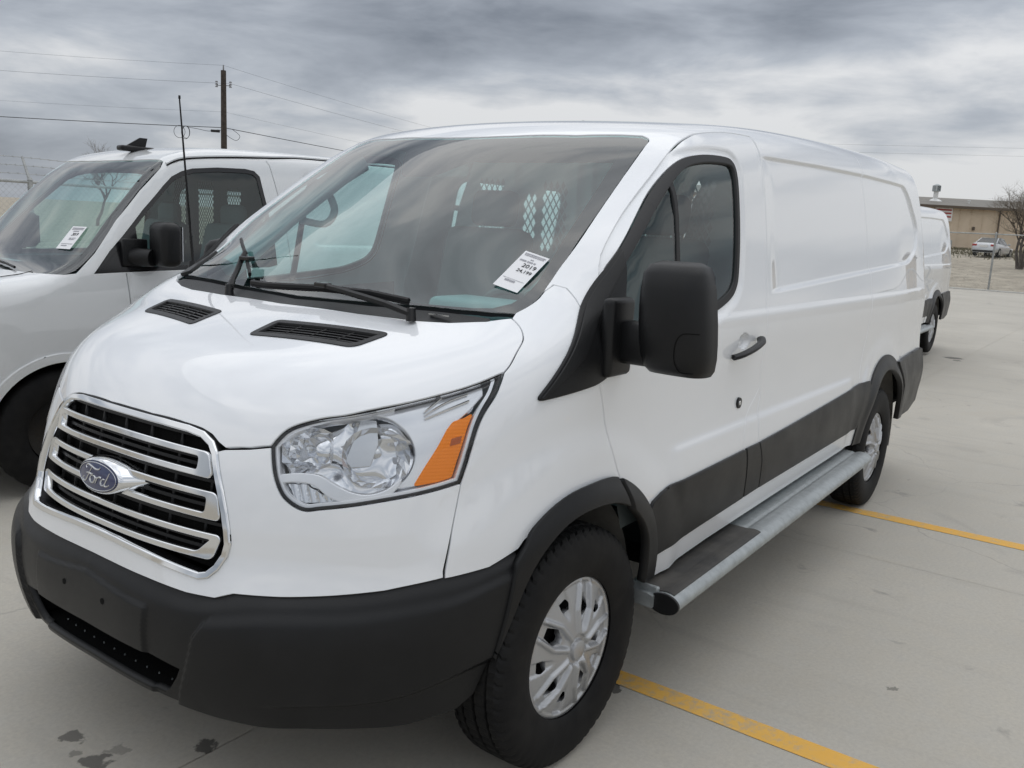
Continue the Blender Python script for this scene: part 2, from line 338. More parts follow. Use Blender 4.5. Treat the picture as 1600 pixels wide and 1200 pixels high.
def sheet(pn, outline, holes=(), h=.03, hb=.014, gap=.0018, lip=.012, dense=None, h2=.008, flip=False, round_=.0012, extra=None, skip=None):
    """-> verts, normals, faces of a sheet with turned-in edges"""
    loops = [loop_prep(outline, hb, gap, False)] + [loop_prep(q, hb, -gap if False else gap, True) for q in holes]
    lo, hi = loops[0].min(0), loops[0].max(0)
    def grid(hh):
        xs = np.arange(lo[0], hi[0], hh); ys = np.arange(lo[1], hi[1], hh*.87)
        G = np.array([(x + (hh/2 if j % 2 else 0), y) for j, y in enumerate(ys) for x in xs]).reshape(-1, 2); return G
    def inside(G, mar):
        if len(G) == 0: return G
        m = sdp(loops[0], G) < -mar
        for q in loops[1:]:
            k = np.where(m)[0]
            if len(k): m[k] &= sdp(q, G[k]) > mar
        return G[m]
    G = inside(grid(h), min(h, hb)*.6)
    if dense is not None:
        G = G[~dense(G)] if len(G) else G; F = grid(h2); F = F[dense(F)]; F = inside(F, min(h2, hb)*.55); G = np.r_[G, F]
    if extra is not None:                       # rows of points that follow a crease
        G = G[~skip(G)]; G = np.r_[G, inside(np.concatenate(extra), .003)]
    V = np.concatenate(loops + [G]); E = []; s = 0
    for q in loops: E += [(s+i, s+(i+1) % len(q)) for i in range(len(q))]; s += len(q)
    res = delaunay_2d_cdt([Vector(v) for v in V], E, [], 0, 1e-6, False)
    V2 = np.array([tuple(v) for v in res[0]]); T = np.array([f for f in res[2]])
    cen = V2[T].mean(1); ok = sdp(loops[0], cen) < 0
    for q in loops[1:]:
        k = np.where(ok)[0]; ok[k] &= sdp(q, cen[k]) > 0
    T = T[ok]
    a2 = (V2[T[:, 1]]-V2[T[:, 0]]); b2 = (V2[T[:, 2]]-V2[T[:, 0]]); cr = a2[:, 0]*b2[:, 1]-a2[:, 1]*b2[:, 0]
    T = T[np.abs(cr) > 1e-10]; cr = cr[np.abs(cr) > 1e-10]
    used = np.unique(T); rm = np.full(len(V2), -1); rm[used] = np.arange(len(used)); V2 = V2[used]; T = rm[T]
    P, Nn = pn(V2)
    el = np.max([np.linalg.norm(P[T[:, i]]-P[T[:, i-1]], axis=1) for i in range(3)], axis=0); T = T[el < 3.5*max(h, hb)+.03]      # no slivers across an opening
    fn = np.cross(P[T[:, 1]]-P[T[:, 0]], P[T[:, 2]]-P[T[:, 0]]); bad = (fn*Nn[T[:, 0]]).sum(1) < 0; T[bad] = T[bad][:, ::-1]
    if lip > 0:
        ed = {}
        for t in T:
            for i in range(3): ed[(t[i], t[(i+1) % 3])] = 1
        be = [(a, b) for (a, b) in ed if (b, a) not in ed]
        lat = np.zeros_like(P)
        for a, b in be:
            e = P[b]-P[a]; l = np.cross(e, Nn[a]); l /= np.linalg.norm(l)+1e-12; lat[a] += l; lat[b] += l
        bi = np.unique(np.array(be).ravel()); lat[bi] /= np.linalg.norm(lat[bi], axis=1)[:, None]+1e-12
        n0 = len(P); i1 = np.full(n0, -1); i1[bi] = n0+np.arange(len(bi)); i2 = np.full(n0, -1); i2[bi] = n0+len(bi)+np.arange(len(bi))
        P1 = P[bi]+lat[bi]*round_*.7-Nn[bi]*round_; P2 = P[bi]+lat[bi]*round_*.75-Nn[bi]*lip
        n1 = lat[bi]*.85+Nn[bi]*.5; n1 /= np.linalg.norm(n1, axis=1)[:, None]
        P = np.r_[P, P1, P2]; Nn = np.r_[Nn, n1, lat[bi]]
        F = [tuple(t) for t in T]
        for a, b in be: F += [(b, a, i1[a], i1[b]), (i1[b], i1[a], i2[a], i2[b])]
    else: F = [tuple(t) for t in T]
    return P, Nn, F
def panel(name, m, parent, f, mp, outline, holes=(), off=0., mirror=None, pts3=True, **kw):
    """outline/holes as 3-D points (or uv if pts3 is False); mirror: None one piece, 'copy' makes a second object on the other side"""
    o_ = mp.uv(outline) if pts3 else np.asarray(outline); h_ = [mp.uv(q) if pts3 else np.asarray(q) for q in holes]
    P, Nn, F = sheet(implicit(f, mp, off), o_, h_, **kw)
    a = obj(name, P, F, m, parent, normals=Nn)
    if mirror:
        b = obj(name, P*[1, -1, 1], [t[::-1] for t in F], m, parent, normals=Nn*[1, -1, 1]); return a, b
    return a
def sym(half):
    """half outline from the centre line and back, +y side -> closed symmetric loop"""
    h = np.asarray(half, float); m = h[::-1]*[1, -1, 1]
    if abs(h[0][1]) < 1e-6: m = m[:-1]
    if abs(h[-1][1]) < 1e-6: m = m[1:]
    return np.r_[h, m]
def smooth_curve(P, n=6, closed=False):
    """Catmull-Rom through the points"""
    P = np.asarray(P, float); out = []; k = len(P)
    for i in range(k if closed else k-1):
        p1, p2 = P[i], P[(i+1) % k]; p0 = P[i-1] if (i or closed) else p1; p3 = P[(i+2) % k] if (closed or i+2 < k) else p2
        for t in np.linspace(0, 1, n, endpoint=False):
            out.append(.5*((2*p1)+(-p0+p2)*t+(2*p0-5*p1+4*p2-p3)*t*t+(-p0+3*p1-3*p2+p3)*t**3))
    if not closed: out.append(P[-1])
    return np.array(out)
def yz(pts, f=None):
    """front points given as (y, z): put them on the nose of the van"""
    f = f or van_f; p = np.asarray(pts, float); O = np.c_[np.zeros(len(p)), p[:, 0], p[:, 1]]
    return solve(f, O, np.tile([1., 0, 0], (len(p), 1)), 0, 1.4)
def xy(pts, f=None):
    f = f or van_f; p = np.asarray(pts, float); O = np.c_[p[:, 0], p[:, 1], np.full(len(p), .75)]
    return solve(f, O, np.tile([0., 0, 1.], (len(p), 1)), 0, 1.8)
def xz(pts, f=None):
    f = f or van_f; p = np.asarray(pts, float); O = np.c_[p[:, 0], np.zeros(len(p)), p[:, 1]]
    return solve(f, O, np.tile([0., 1., 0], (len(p), 1)), 0, 1.5)
def circ(cx, cz, r, a0, a1, n=20): return [(cx+r*math.cos(a), cz+r*math.sin(a)) for a in np.linspace(R(a0), R(a1), n)]
def inset(loop, d):
    L = np.asarray(loop, float); area = .5*np.sum(L[:, 0]*np.roll(L[:, 1], -1)-np.roll(L[:, 0], -1)*L[:, 1]); e = np.roll(L, -1, 0)-L; e /= np.linalg.norm(e, axis=1)[:, None]+1e-12
    n = np.c_[-e[:, 1], e[:, 0]]*(1 if area > 0 else -1); b = n+np.roll(n, 1, 0); b /= np.maximum(.4, (b*b).sum(1)/2)[:, None]; return L+b*d
def text_obj(name, s, m, parent, size, origin, xdir, ydir, align='LEFT', extrude=.0003, shear=0.):
    cu = bpy.data.curves.new(name, 'FONT'); cu.body = s; cu.size = size; cu.extrude = extrude; cu.align_x = align; cu.shear = shear; cu.resolution_u = 3
    t = bpy.data.objects.new(name, cu); COL.objects.link(t); bpy.context.view_layer.update()
    me = bpy.data.meshes.new_from_object(t.evaluated_get(bpy.context.evaluated_depsgraph_get())); bpy.data.objects.remove(t)
    o = link_mesh(name, me, None, parent); me.materials.clear(); me.materials.append(MAT[m])
    x = Vector(xdir).normalized(); y = Vector(ydir); y = (y-x*y.dot(x)).normalized(); z = x.cross(y)
    Mx = Matrix((x, y, z)).transposed().to_4x4(); Mx.translation = origin; o.matrix_local = Mx
    return o
# ------------------------------------------------------------------ the van (origin on the ground under the front axle, +x ahead, +y its left side)
SIDE = Map('side'); TOP = Map('top'); CYL = Map('cyl', c=-.05, k=.85); TUBE = Map('tube', z=1.15, k=.93); REAR = Map('rear'); FEN = Map('tube', z=.70, k=.8)
HOOD_REAR = [(.248, 0), (.243, .1), (.231, .319), (.204, .518), (.178, .618), (.138, .713), (.097, .768)]
HOOD_SIDE = [(.097, .768, 1.279), (.112, .806, 1.261), (.129, .830, 1.244), (.147, .843, 1.229), (.182, .851, 1.204), (.218, .857, 1.174), (.241, .857, 1.157)]
HL_TOP = [(.241, .857, 1.157), (.300, .827, 1.133), (.372, .782, 1.109), (.472, .715, 1.082), (.559, .640, 1.057), (.607, .585, 1.043), (.641, .539, 1.025), (.659, .517, 1.010), (.676, .505, .990), (.687, .497, .972)]
HOOD_FRONT = [(.689, .493, .970), (.711, .449, .961), (.736, .385, .952)]
GRILLE_TOP = [(.748, .365, .962), (.752, .340, .977), (.756, .301, .987), (.765, .237, .992), (.780, .1, .994), (.783, 0, .995)]
GRILLE = [(0, .9965), (.15, .9965), (.25, .994), (.305, .987), (.343, .970), (.366, .946), (.388, .905), (.412, .862), (.434, .815), (.450, .77), (.458, .738), (.455, .708), (.440, .676), (.42, .655), (.395, .648), (.31, .656), (.20, .667), (.10, .674), (0, .676)]
HL_LOW = [(.687, .497, .972), (.697, .512, .934), (.702, .528, .899), (.701, .551, .864), (.692, .578, .843), (.676, .606, .832), (.654, .637, .837), (.606, .695, .847), (.552, .747, .859), (.493, .796, .871), (.440, .831, .883), (.395, .858, .895)]
HL_OUT = [(.395, .858, .895), (.378, .860, .935), (.360, .861, .981), (.339, .861, 1.029), (.316, .862, 1.064), (.284, .866, 1.101), (.262, .864, 1.130), (.241, .857, 1.157)]
FASC_SEAM = [(.395, .858, .895), (.410, .857, .84), (.427, .856, .782), (.452, .851, .688)]
BUMP_TOP = [(.266, .936, .713), (.345, .906, .697), (.452, .851, .684), (.570, .771, .662), (.658, .690, .653), (.733, .596, .645), (.790, .491, .640), (.801, .475, .634), (.815, .450, .624), (.839, .371, .622), (.858, .238, .628), (.866, .09, .632), (.867, 0, .633)]
ARCH_MID = [(.300, .690), (.250, .735), (.19, .770), (.11, .797), (.03, .807), (-.09, .806), (-.165, .788), (-.235, .755), (-.30, .695), (-.355, .615), (-.388, .53), (-.392, .44)]
WS_SIDE = [(.075, .763, 1.291), (.021, .777, 1.315), (-.041, .776, 1.348), (-.19, .765, 1.46), (-.332, .753, 1.565), (-.53, .730, 1.70), (-.700, .708, 1.81), (-.737, .703, 1.83), (-.757, .690, 1.845)]
WS_TOP = [(-.768, .66), (-.745, .59), (-.683, .444), (-.625, .208), (-.605, .08), (-.602, 0)]
WS_LOW = [(.185, 0), (.178, .15), (.165, .3), (.145, .45), (.123, .6), (.100, .70)]
SEAM_A = [(-.076, .784, 1.366), (-.088, .819, 1.359), (-.080, .854, 1.336), (-.069, .884, 1.308)]
DOOR_TOP = [(-.069, .886, 1.306), (-.143, .886, 1.363), (-.222, .848, 1.455), (-.347, .824, 1.553), (-.465, .815, 1.636), (-.584, .805, 1.712), (-.680, .796, 1.772), (-.774, .787, 1.824), (-.87, .779, 1.858), (-.973, .771, 1.882), (-1.212, .767, 1.910), (-1.425, .780, 1.914)]
DOOR_REAR = [(-1.432, 1.895), (-1.408, 1.744), (-1.375, 1.489), (-1.335, 1.233), (-1.318, 1.063), (-1.313, .945), (-1.275, .915), (-1.220, .882), (-1.160, .832), (-1.134, .787), (-1.128, .739), (-1.155, .62), (-1.172, .535)]
DOOR_FRONT = [(-.183, .812), (-.135, .921), (-.091, 1.044), (-.058, 1.111), (-.052, 1.2), (-.069, 1.306)]
def onto(P, mp, f=None): return implicit(f or van_f, mp)(mp.uv(np.asarray(P, float)))[0]
WS_SIDE = smooth_curve(onto(WS_SIDE, TOP), 3)
SEAM_A = onto(SEAM_A, TUBE)
HL_TOP, HL_LOW, HL_OUT = (smooth_curve(onto(q, CYL), 4) for q in (HL_TOP, HL_LOW, HL_OUT))
HOOD_FRONT, FASC_SEAM, BUMP_TOP = (onto(q, CYL) for q in (HOOD_FRONT, FASC_SEAM, BUMP_TOP))
HOOD_SIDE = smooth_curve(onto(HOOD_SIDE, FEN), 3); GRILLE_TOP = onto(GRILLE_TOP, CYL)
DOOR_TOP = smooth_curve(onto(DOOR_TOP, TUBE), 3)
RARCH = circ(-3.302, .35, .505, 14, 165, 30)
def front_bump_disp():
    zt = spl([0, .24, .45, .49, .6, .69, .77, .85, .906, .936, 1.05], [.633, .628, .624, .638, .645, .653, .662, .682, .697, .713, .76])
    zc_ = spl([0, .47, .57, .71, .79, .866, .914, .938, 1.05], [.583, .575, .596, .605, .611, .624, .638, .654, .70])
    ye = spl([.25, .30, .367, .474, .553, .577, .65], [.335, .345, .373, .415, .446, .467, .52])
    zl = spl([.5, .61, .69, .82, .88, .91, 1.0], [.368, .371, .375, .385, .41, .427, .47])
    def d(x, y, z):
        a = np.abs(y); t, c = zt(a), zc_(a)
        o = -.010 + .017*sst(t+.002, c+.002, z)
        o = o + .011*sst(-.008, .008, a-ye(z))*sst(c+.012, c-.03, z)
        o = o + .007*sst(.272, .258, a)*sst(c+.004, c-.012, z)
        o = o - .014*sst(zl(a)+.004, zl(a)-.008, z)*sst(.56, .68, a)
        return o
    return d
def spokes(u, v):
    r = np.hypot(u, v); a = np.arctan2(u, v); q = 2*math.pi/5
    h = .030*(1-(r/.205)**2) - .010
    big = ((a/q) % 1 - .5)*q; lat = np.abs(np.sin(big))*r                      # distance from the axis of the nearest large opening
    wt = np.interp(r, [.03, .05, .12, .19], [.009, .014, .033, .026])
    on = sst(.035, .06, r)*sst(.202, .180, r)
    h = h + on*(.0105*sst(.013, .001, np.abs(lat-wt)) - .006*sst(wt, wt-.012, lat)*sst(.05, .08, r))
    sm = ((a/q+.5) % 1 - .5)*q; l2 = np.abs(np.sin(sm))*r; w2 = np.interp(r, [.09, .15, .19], [.006, .023, .025])
    h = h - .0085*sst(w2, w2-.010, l2)*sst(.092, .135, r)*sst(.200, .186, r)
    h = h + .005*sst(.188, .197, r) - .006*sst(.046, .042, r)*sst(.026, .034, r)
    return h
def wheel(parent):
    w = empty('wheel'); w.parent = parent
    # tyre: lathed section, grooves cut into the tread blocks
    prof = [(.098, .205), (.104, .212), (.110, .228), (.1155, .258), (.1165, .285), (.113, .312), (.106, .332), (.097, .343), (.089, .3475)]
    tread = [(.070, .3505), (.0685, .343), (.0625, .343), (.061, .351), (.030, .352), (.0285, .343), (.0205, .343), (.019, .352), (-.019, .352), (-.0205, .343), (-.0285, .343), (-.030, .352), (-.061, .351), (-.0625, .343), (-.0685, .343), (-.070, .3505)]
    prof = prof + tread + [(-y, r) for y, r in prof[::-1]]
    n = 240; V = []; F = []; k = len(prof)
    for i in range(n):
        for j, (y, r) in enumerate(prof):
            a = 2*math.pi*(i + (.9 if (j//2) % 2 else 0))/n
            if i % 4 == 0 and 6 <= j <= 8 or i % 4 == 0 and k-9 <= j <= k-7: r -= .0055
            if (i + (j//4)) % 4 == 0 and r > .349: r -= .0035
            if j in (3, 4) and (i % 60) < 34: y += .0009
            V.append((r*math.sin(a), y if y > 0 else y*.62, r*math.cos(a)))
    for i in range(n):
        for j in range(k-1): F.append((i*k+j, i*k+j+1, ((i+1) % n)*k+j+1, ((i+1) % n)*k+j))
    t = obj('tyre', V, F, 'tyre', w, smooth=True); t.data.set_sharp_from_angle(angle=R(22))
    rim = MB(); rim.cyl((0, .055, 0), (0, .06, 0), .2); rim.cyl((0, -.10, 0), (0, .095, 0), .207, .2075, 40, caps=False); rim.cyl((0, -.06, 0), (0, .06, 0), .075, n=20)
    rim.build('rim', 'void_black', w, True)
    holes = []
    for i in range(5):
        a = 2*math.pi*(i+.5)/5
        for P in ([(-.008, .082), (-.024, .118), (-.015, .160), (.015, .160), (.024, .118), (.008, .082)],):
            holes.append([(p*math.cos(a)+q*math.sin(a), -p*math.sin(a)+q*math.cos(a)) for p, q in P])
        a = 2*math.pi*i/5
        P = [(-.011, .128), (-.019, .150), (-.016, .163), (.016, .163), (.019, .150), (.011, .128)]
        holes.append([(p*math.cos(a)+q*math.sin(a), -p*math.sin(a)+q*math.cos(a)) for p, q in P])
    holes = [rounded(h_, .004, 2) for h_ in holes]
    def pn(Q):
        u, v = Q.T; e = 1e-3; y = spokes(u, v); gx = (spokes(u+e, v)-spokes(u-e, v))/(2*e); gz = (spokes(u, v+e)-spokes(u, v-e))/(2*e)
        n_ = np.c_[-gx, np.ones(len(u)), -gz]; return np.c_[u, y+.0965, v], n_/np.linalg.norm(n_, axis=1)[:, None]
    P, Nn, Fc = sheet(pn, circ(0, 0, .2055, 0, 357, 100), holes, h=.0042, hb=.0045, gap=0, lip=.026, round_=.0012)
    obj('wheel_cover', P, Fc, 'silver_paint', w, normals=Nn)
    c = MB(); c.cyl((0, .112, 0), (0, .1215, 0), .031, .028, 24); c.cyl((0, .1215, 0), (0, .1225, 0), .028, .026, 24); c.build('hub_cap', 'silver_paint', w, True)
    return w
def build_van():
    van = empty('cargo_van', (0, 0, 0))
    W = 'paint_white'
    # ---- hood, with the two vent openings
    V_IN = [(.474, .132), (.364, .128), (.297, .516), (.412, .486)]
    vent_uv = rounded(V_IN, [.02, .02, .03, .03], 5); vent_hole = inset(vent_uv, .004)
    hood = np.r_[xy(HOOD_REAR), HOOD_SIDE[1:], HL_TOP[1:], HOOD_FRONT, GRILLE_TOP]
    o_ = TOP.uv(sym(hood)); hl = np.asarray(vent_hole)
    P, Nn, F = sheet(implicit(van_f, TOP), o_, [hl, hl*[1, -1]], h=.026, gap=.0025, lip=.02); obj('hood', P, F, W, van, normals=Nn)
    for s in (1, -1):
        vt = empty('hood_vent'); vt.parent = van
        ring = np.asarray(vent_uv)*[1, s]; inn = inset(ring, .019)
        P, Nn, F = sheet(implicit(van_f, TOP, .0025), ring, [inn], h=.012, hb=.012, gap=0, lip=.02); obj('vent_frame', P, F, 'black_plastic', vt, normals=Nn)
        P, Nn, F = sheet(implicit(van_f, TOP, -.03), inset(ring, .004), h=.05, gap=0, lip=0); obj('vent_well', P, F, 'void_black', vt, normals=Nn)
        A, B, C_, D = [np.array(p)*[1, s] for p in V_IN]
        for i in range(7):
            t = (i+.7)/7.4; a = A+(B-A)*t; b = D+(C_-D)*t; pts = [a+(b-a)*q for q in np.linspace(.045, .955, 9)]
            P0 = xy([(p[0], abs(p[1])) for p in pts]); P0[:, 1] *= s
            m_ = MB(); top = P0-[0, 0, .004]
            for p, q in zip(top[:-1], top[1:]):
                d1 = np.array([.006, 0, -.001]); d2 = np.array([-.004, 0, -.018])
                m_.quad(p+d1, q+d1, q-d1*.2, p-d1*.2); m_.quad(p+d1, q+d1, q+d1+d2, p+d1+d2); m_.quad(p-d1*.2, q-d1*.2, q-d1*.2+d2, p-d1*.2+d2)
            m_.build('vent_slat', 'black_plastic', vt)
        for q in (.27, .5, .74):
            a = A+(D-A)*q; b = B+(C_-B)*q; P0 = xy([(p[0], abs(p[1])) for p in (a+(b-a)*.1, (a+b)/2, a+(b-a)*.9)]); P0[:, 1] *= s
            m_ = MB(); m_.tube(P0-[0, 0, .004], .0022, 5); m_.build('vent_rib', 'black_plastic', vt)
    # ---- windshield, its black border, cowl
    ws = sym(np.r_[xy(WS_LOW), WS_SIDE, xy(WS_TOP)])
    panel('windshield', 'windshield_glass', van, van_f, TOP, ws, h=.06, gap=.003, lip=.004, off=-.003)
    fh = xy([(.150, 0), (.149, .1), (.144, .229), (.141, .36), (.128, .47), (.115, .556), (.098, .635), (.078, .687), (.039, .724), (-.004, .736), (-.063, .737), (-.2, .720), (-.35, .700), (-.48, .680), (-.60, .658), (-.668, .645), (-.690, .630), (-.690, .585), (-.655, .49), (-.625, .40), (-.602, .30)])
    fr_in = np.r_[fh, xy([(-.580, .245), (-.491, .190), (-.372, .088), (-.356, .062), (-.356, -.062), (-.372, -.088), (-.491, -.190), (-.580, -.245)]), (fh[1:]*[1, -1, 1])[::-1]]
    ws_o = sym(np.r_[xy(WS_LOW)+[.003, 0, 0], WS_SIDE, xy(WS_TOP)])
    panel('windshield_border', 'frit', van, van_f, TOP, ws_o, [fr_in[::-1]], off=-.009, h=.05, gap=-.003, lip=0)
    cw = np.r_[xy([(.268, 0), (.252, .3), (.225, .5), (.20, .6), (.16, .695), (.135, .728)]), xy([(.114, .705), (.130, .6), (.152, .45), (.172, .3), (.192, 0)])]
    cw = np.r_[cw, (cw*[1, -1, 1])[::-1]]
    panel('cowl_panel', 'black_plastic', van, van_f, TOP, cw, off=-.008, h=.03, gap=.0, lip=.02)
    for s in (-1,):      # black corner piece at the far foot of the windshield
        c = np.r_[xy([(.095, .752), (.06, .764), (.02, .771), (-.07, .772), (-.06, .752), (.0, .735), (.085, .71)])]
        P, Nn, F = sheet(implicit(van_f, TOP, .004), TOP.uv(c)*[1, s], h=.03, gap=0, lip=.012); obj('cowl_corner', P, F, 'black_plastic', van, normals=Nn)
    m_ = MB(); p = xy([(.160, .565)])[0]; m_.box((p[0], p[1], p[2]+.0005), (.008, .075, .003)); m_.build('number_plate_strip', 'satin_chrome', van)
    # ---- wipers
    def wiper(blade, arm):
        w = empty('wiper'); w.parent = van
        b = MB(); b.tube(blade+[0, 0, .012], .006, 6, flat=.009); b.build('wiper_blade', 'black_plastic', w, True)
        r = MB(); r.tube(blade+[0, 0, .003], .003, 4, flat=.004); r.build('wiper_rubber', 'rubber', w)
        a = MB(); a.tube(arm, [.009]*(len(arm)-1)+[.016], 6, flat=.010); a.build('wiper_arm', 'black_plastic', w, True)
        h_ = MB(); h_.box(blade[len(blade)//2]+[0, 0, .02], (.03, .05, .016), bev=.004); h_.build('wiper_clip', 'gloss_black', w)
        k = MB(); k.cyl(arm[-1]-np.array([0, 0, .02]), arm[-1]+np.array([0, 0, .016]), .015, .012, 12); k.build('wiper_pivot', 'gloss_black', w, True)
    up = lambda P, z: np.asarray(P)+[0, 0, z]
    wiper(np.array([(.215, -.185, 1.290), (.221, -.10, 1.290), (.214, -.011, 1.293), (.198, .131, 1.299), (.186, .321, 1.300), (.186, .473, 1.290)]),
          np.array([(.200, .145, 1.316), (.211, .20, 1.314), (.220, .32, 1.302), (.224, .42, 1.290), (.222, .515, 1.272)]))
    wiper(xy([(.005, -.514), (.04, -.46), (.075, -.40), (.11, -.345), (.14, -.295), (.165, -.258)])+[0, 0, .024],
          np.r_[xy([(.085, -.385), (.115, -.37), (.150, -.345), (.185, -.32)])+[[0, 0, .044], [0, 0, .042], [0, 0, .036], [0, 0, .03]], [(.215, -.300, 1.272)]])
    # ---- white nose panel round the grille
    gr3 = yz(GRILLE)
    gl = np.r_[gr3]                                             # centre top .. side .. centre bottom
    iC = 5                                                      # first grille point below the hood seam
    half = np.r_[gr3[iC:iC+1]*0+[HOOD_FRONT[-1]], HOOD_FRONT[::-1][1:], HL_LOW, FASC_SEAM[1:], np.array(BUMP_TOP[2:])+[0, 0, -.012]]
    right = (half*[1, -1, 1])[::-1]
    low = gr3[iC:]; lowl = np.r_[(low*[1, -1, 1]), low[::-1][1:]]
    fas = np.r_[half, right[1:], lowl]
    panel('nose_panel', W, van, van_f, CYL, fas, h=.022, gap=.0022, lip=.02)
    # ---- grille
    g = empty('grille'); g.parent = van
    outer = sym(gr3); ouv = CYL.uv(outer)
    ring_in = inset(ouv, .0125)
    P, Nn, F = sheet(implicit(van_f, CYL, .008), inset(ouv, .003), [ring_in], h=.02, hb=.008, gap=0, lip=.018, round_=.005); obj('grille_surround', P, F, 'chrome', g, normals=Nn)
    P, Nn, F = sheet(implicit(van_front, CYL, -0.062), inset(ouv, .002), h=.05, gap=0, lip=0); obj('grille_backing', P, F, 'void_black', g, normals=Nn)
    P, Nn, F = sheet(implicit(van_f, CYL, -.002), inset(ouv, .0005), [inset(ouv, .010)], h=.02, hb=.01, gap=0, lip=.05); obj('grille_seal', P, F, 'black_plastic', g, normals=Nn)
    def front_uv(pts): return CYL.uv(yz(pts, van_front))
    rings = []
    for zt, zb, wt, wb, ch in ((.940, .882, .352, .372, .012), (.846, .784, .394, .414, .012), (.746, .690, .424, .408, .022)):
        zc = (zt+zb)/2; curv = lambda y: .012*(1-(y/.4)**2) if zt > .7 else 0
        out = [(y, zt+.010*(1-(y/wt)**2)) for y in np.linspace(-wt, wt, 25)] + [(y, zb+.010*(1-(y/wb)**2)*(1 if zt > .8 else .6)) for y in np.linspace(wb, -wb, 25)]
        o_ = rounded(front_uv(out), [.0]*0 or [.016 if i in (0, 24, 25, 49) else 0 for i in range(50)], 5)
        e = .031
        inn = [(y, zt-(.0095)+.010*(1-(y/wt)**2)) for y in np.linspace(-wt+e-.008, wt-e+.008, 25)] + [(y, zb+.0095+.010*(1-(y/wb)**2)*(1 if zt > .8 else .6)) for y in np.linspace(wb-e-.012, -wb+e+.012, 25)]
        i_ = rounded(front_uv(inn), [.012 if i in (0, 24, 25, 49) else 0 for i in range(50)], 4)
        P, Nn, F = sheet(implicit(van_front, CYL, -0.01), o_, [i_], h=.012, hb=.009, gap=0, lip=.016, round_=.004); obj('grille_bar', P, F, 'chrome', g, normals=Nn)
        rings.append((zt, zb, wt, wb))
    allz = [.966]
    for zt, zb, wt, wb in rings: allz += [zt-.024, zt-.041]
    allz += [.865, .765]
    for z in allz:
        w_ = float(np.interp(z, [.69, .74, .87, .96], [.41, .43, .38, .33]))
        lo = front_uv([(y, z-.0035+.010*(1-(y/.4)**2)) for y in np.linspace(-w_, w_, 22)] + [(y, z+.0035+.010*(1-(y/.4)**2)) for y in np.linspace(w_, -w_, 22)])
        P, Nn, F = sheet(implicit(van_front, CYL, -0.036), lo, h=.1, hb=.05, gap=0, lip=.02); obj('grille_slat', P, F, 'black_plastic', g, normals=Nn)
    for y in np.linspace(-.36, .36, 7):
        lo = front_uv([(y-.003, .70), (y+.003, .70), (y+.003, .975), (y-.003, .975)]); P, Nn, F = sheet(implicit(van_front, CYL, -0.042), lo, h=.1, hb=.06, gap=0, lip=.01); obj('grille_rib', P, F, 'black_plastic', g, normals=Nn)
    # badge: chrome pod, blue oval, script
    bz = .826; bx = float(yz([(0, bz)])[0][0])
    bd = empty('badge'); bd.parent = g
    tilt = .22
    def bp(y, z, o): return np.array([bx + o - .45*y*y - tilt*(z-bz)*0.9, y, z])
    def oval(a, b, o, n=56): return [bp(a*math.cos(t), bz+b*math.sin(t), o) for t in np.linspace(0, 2*math.pi, n, endpoint=False)]
    secs = [(.138, .040, -.035), (.118, .046, -.006), (.103, .0445, .014), (.097, .0415, .021), (.093, .0385, .023)]
    V = []; F = []; n = 56
    for a, b, o in secs: V += oval(a, b, o)
    for i in range(len(secs)-1):
        for k in range(n): F.append((i*n+k, i*n+(k+1) % n, (i+1)*n+(k+1) % n, (i+1)*n+k))
    b_ = obj('badge_pod', V, F, 'chrome', bd, smooth=True); b_.data.set_sharp_from_angle(angle=R(50))
    def dome(name, a, b, o, h_, m_):
        V = [bp(0, bz, o+h_)]; F = []
        for j in range(1, 7):
            q = j/6; V += [bp(a*q*math.cos(t), bz+b*q*math.sin(t), o+h_*(1-q*q)) for t in np.linspace(0, 2*math.pi, n, endpoint=False)]
        for k in range(n): F.append((0, 1+k, 1+(k+1) % n))
        for j in range(5):
            for k in range(n): F.append((1+j*n+k, 1+(j+1)*n+k, 1+(j+1)*n+(k+1) % n, 1+j*n+(k+1) % n))
        return obj(name, V, F, m_, bd, smooth=True)
    dome('badge_field', .0915, .0375, .0235, .004, 'emblem_blue')
    m_ = MB(); m_.tube([p+np.array([.0012, 0, 0]) for p in oval(.0865, .034, .0237)], .0012, 6, closed=True); m_.build('badge_line', 'satin_chrome', bd, True)
    # hand-written word: strokes in a slanted script, width and height in units of the oval
    S = {'F': [[(-.62, .38), (-.70, .52), (-.55, .66), (-.28, .60), (-.02, .52), (.16, .58), (.20, .70)], [(-.28, .58), (-.36, .30), (-.46, -.10), (-.58, -.40), (-.74, -.46), (-.80, -.30), (-.70, -.18)], [(-.62, .10), (-.42, .14), (-.22, .12), (-.14, .20)]],
         'o': [[(-.10, .08), (-.24, .02), (-.30, -.20), (-.20, -.38), (-.06, -.34), (.02, -.12), (-.04, .06), (-.12, .08)], [(-.06, .06), (.06, -.02), (.14, .04)]],
         'r': [[(.14, .08), (.12, -.10), (.06, -.38)], [(.12, -.08), (.20, .06), (.32, .10), (.34, .02)]],
         'd': [[(.56, .04), (.44, .02), (.36, -.18), (.42, -.36), (.54, -.32), (.62, -.10)], [(.74, .52), (.68, .20), (.60, -.18), (.60, -.36), (.72, -.34), (.82, -.20)]]}
    m_ = MB()
    for st in S.values():
        for q in st:
            c = smooth_curve(np.array(q), 6); L_ = len(c)
            pts = [bp(u*.077, bz+v_*.0395-.002, .0283-.004*((u)**2+(v_*.9)**2)) for u, v_ in c]
            rr = [.0022*(.55+.6*math.sin(math.pi*(i+.5)/L_)) for i in range(L_)]
            m_.tube(pts, rr, 6)
    m_.build('badge_script', 'satin_chrome', bd, True)
    # ---- bumper
    bd_ = front_bump_disp(); BF = lambda x, y, z: van_f(x, y, z)
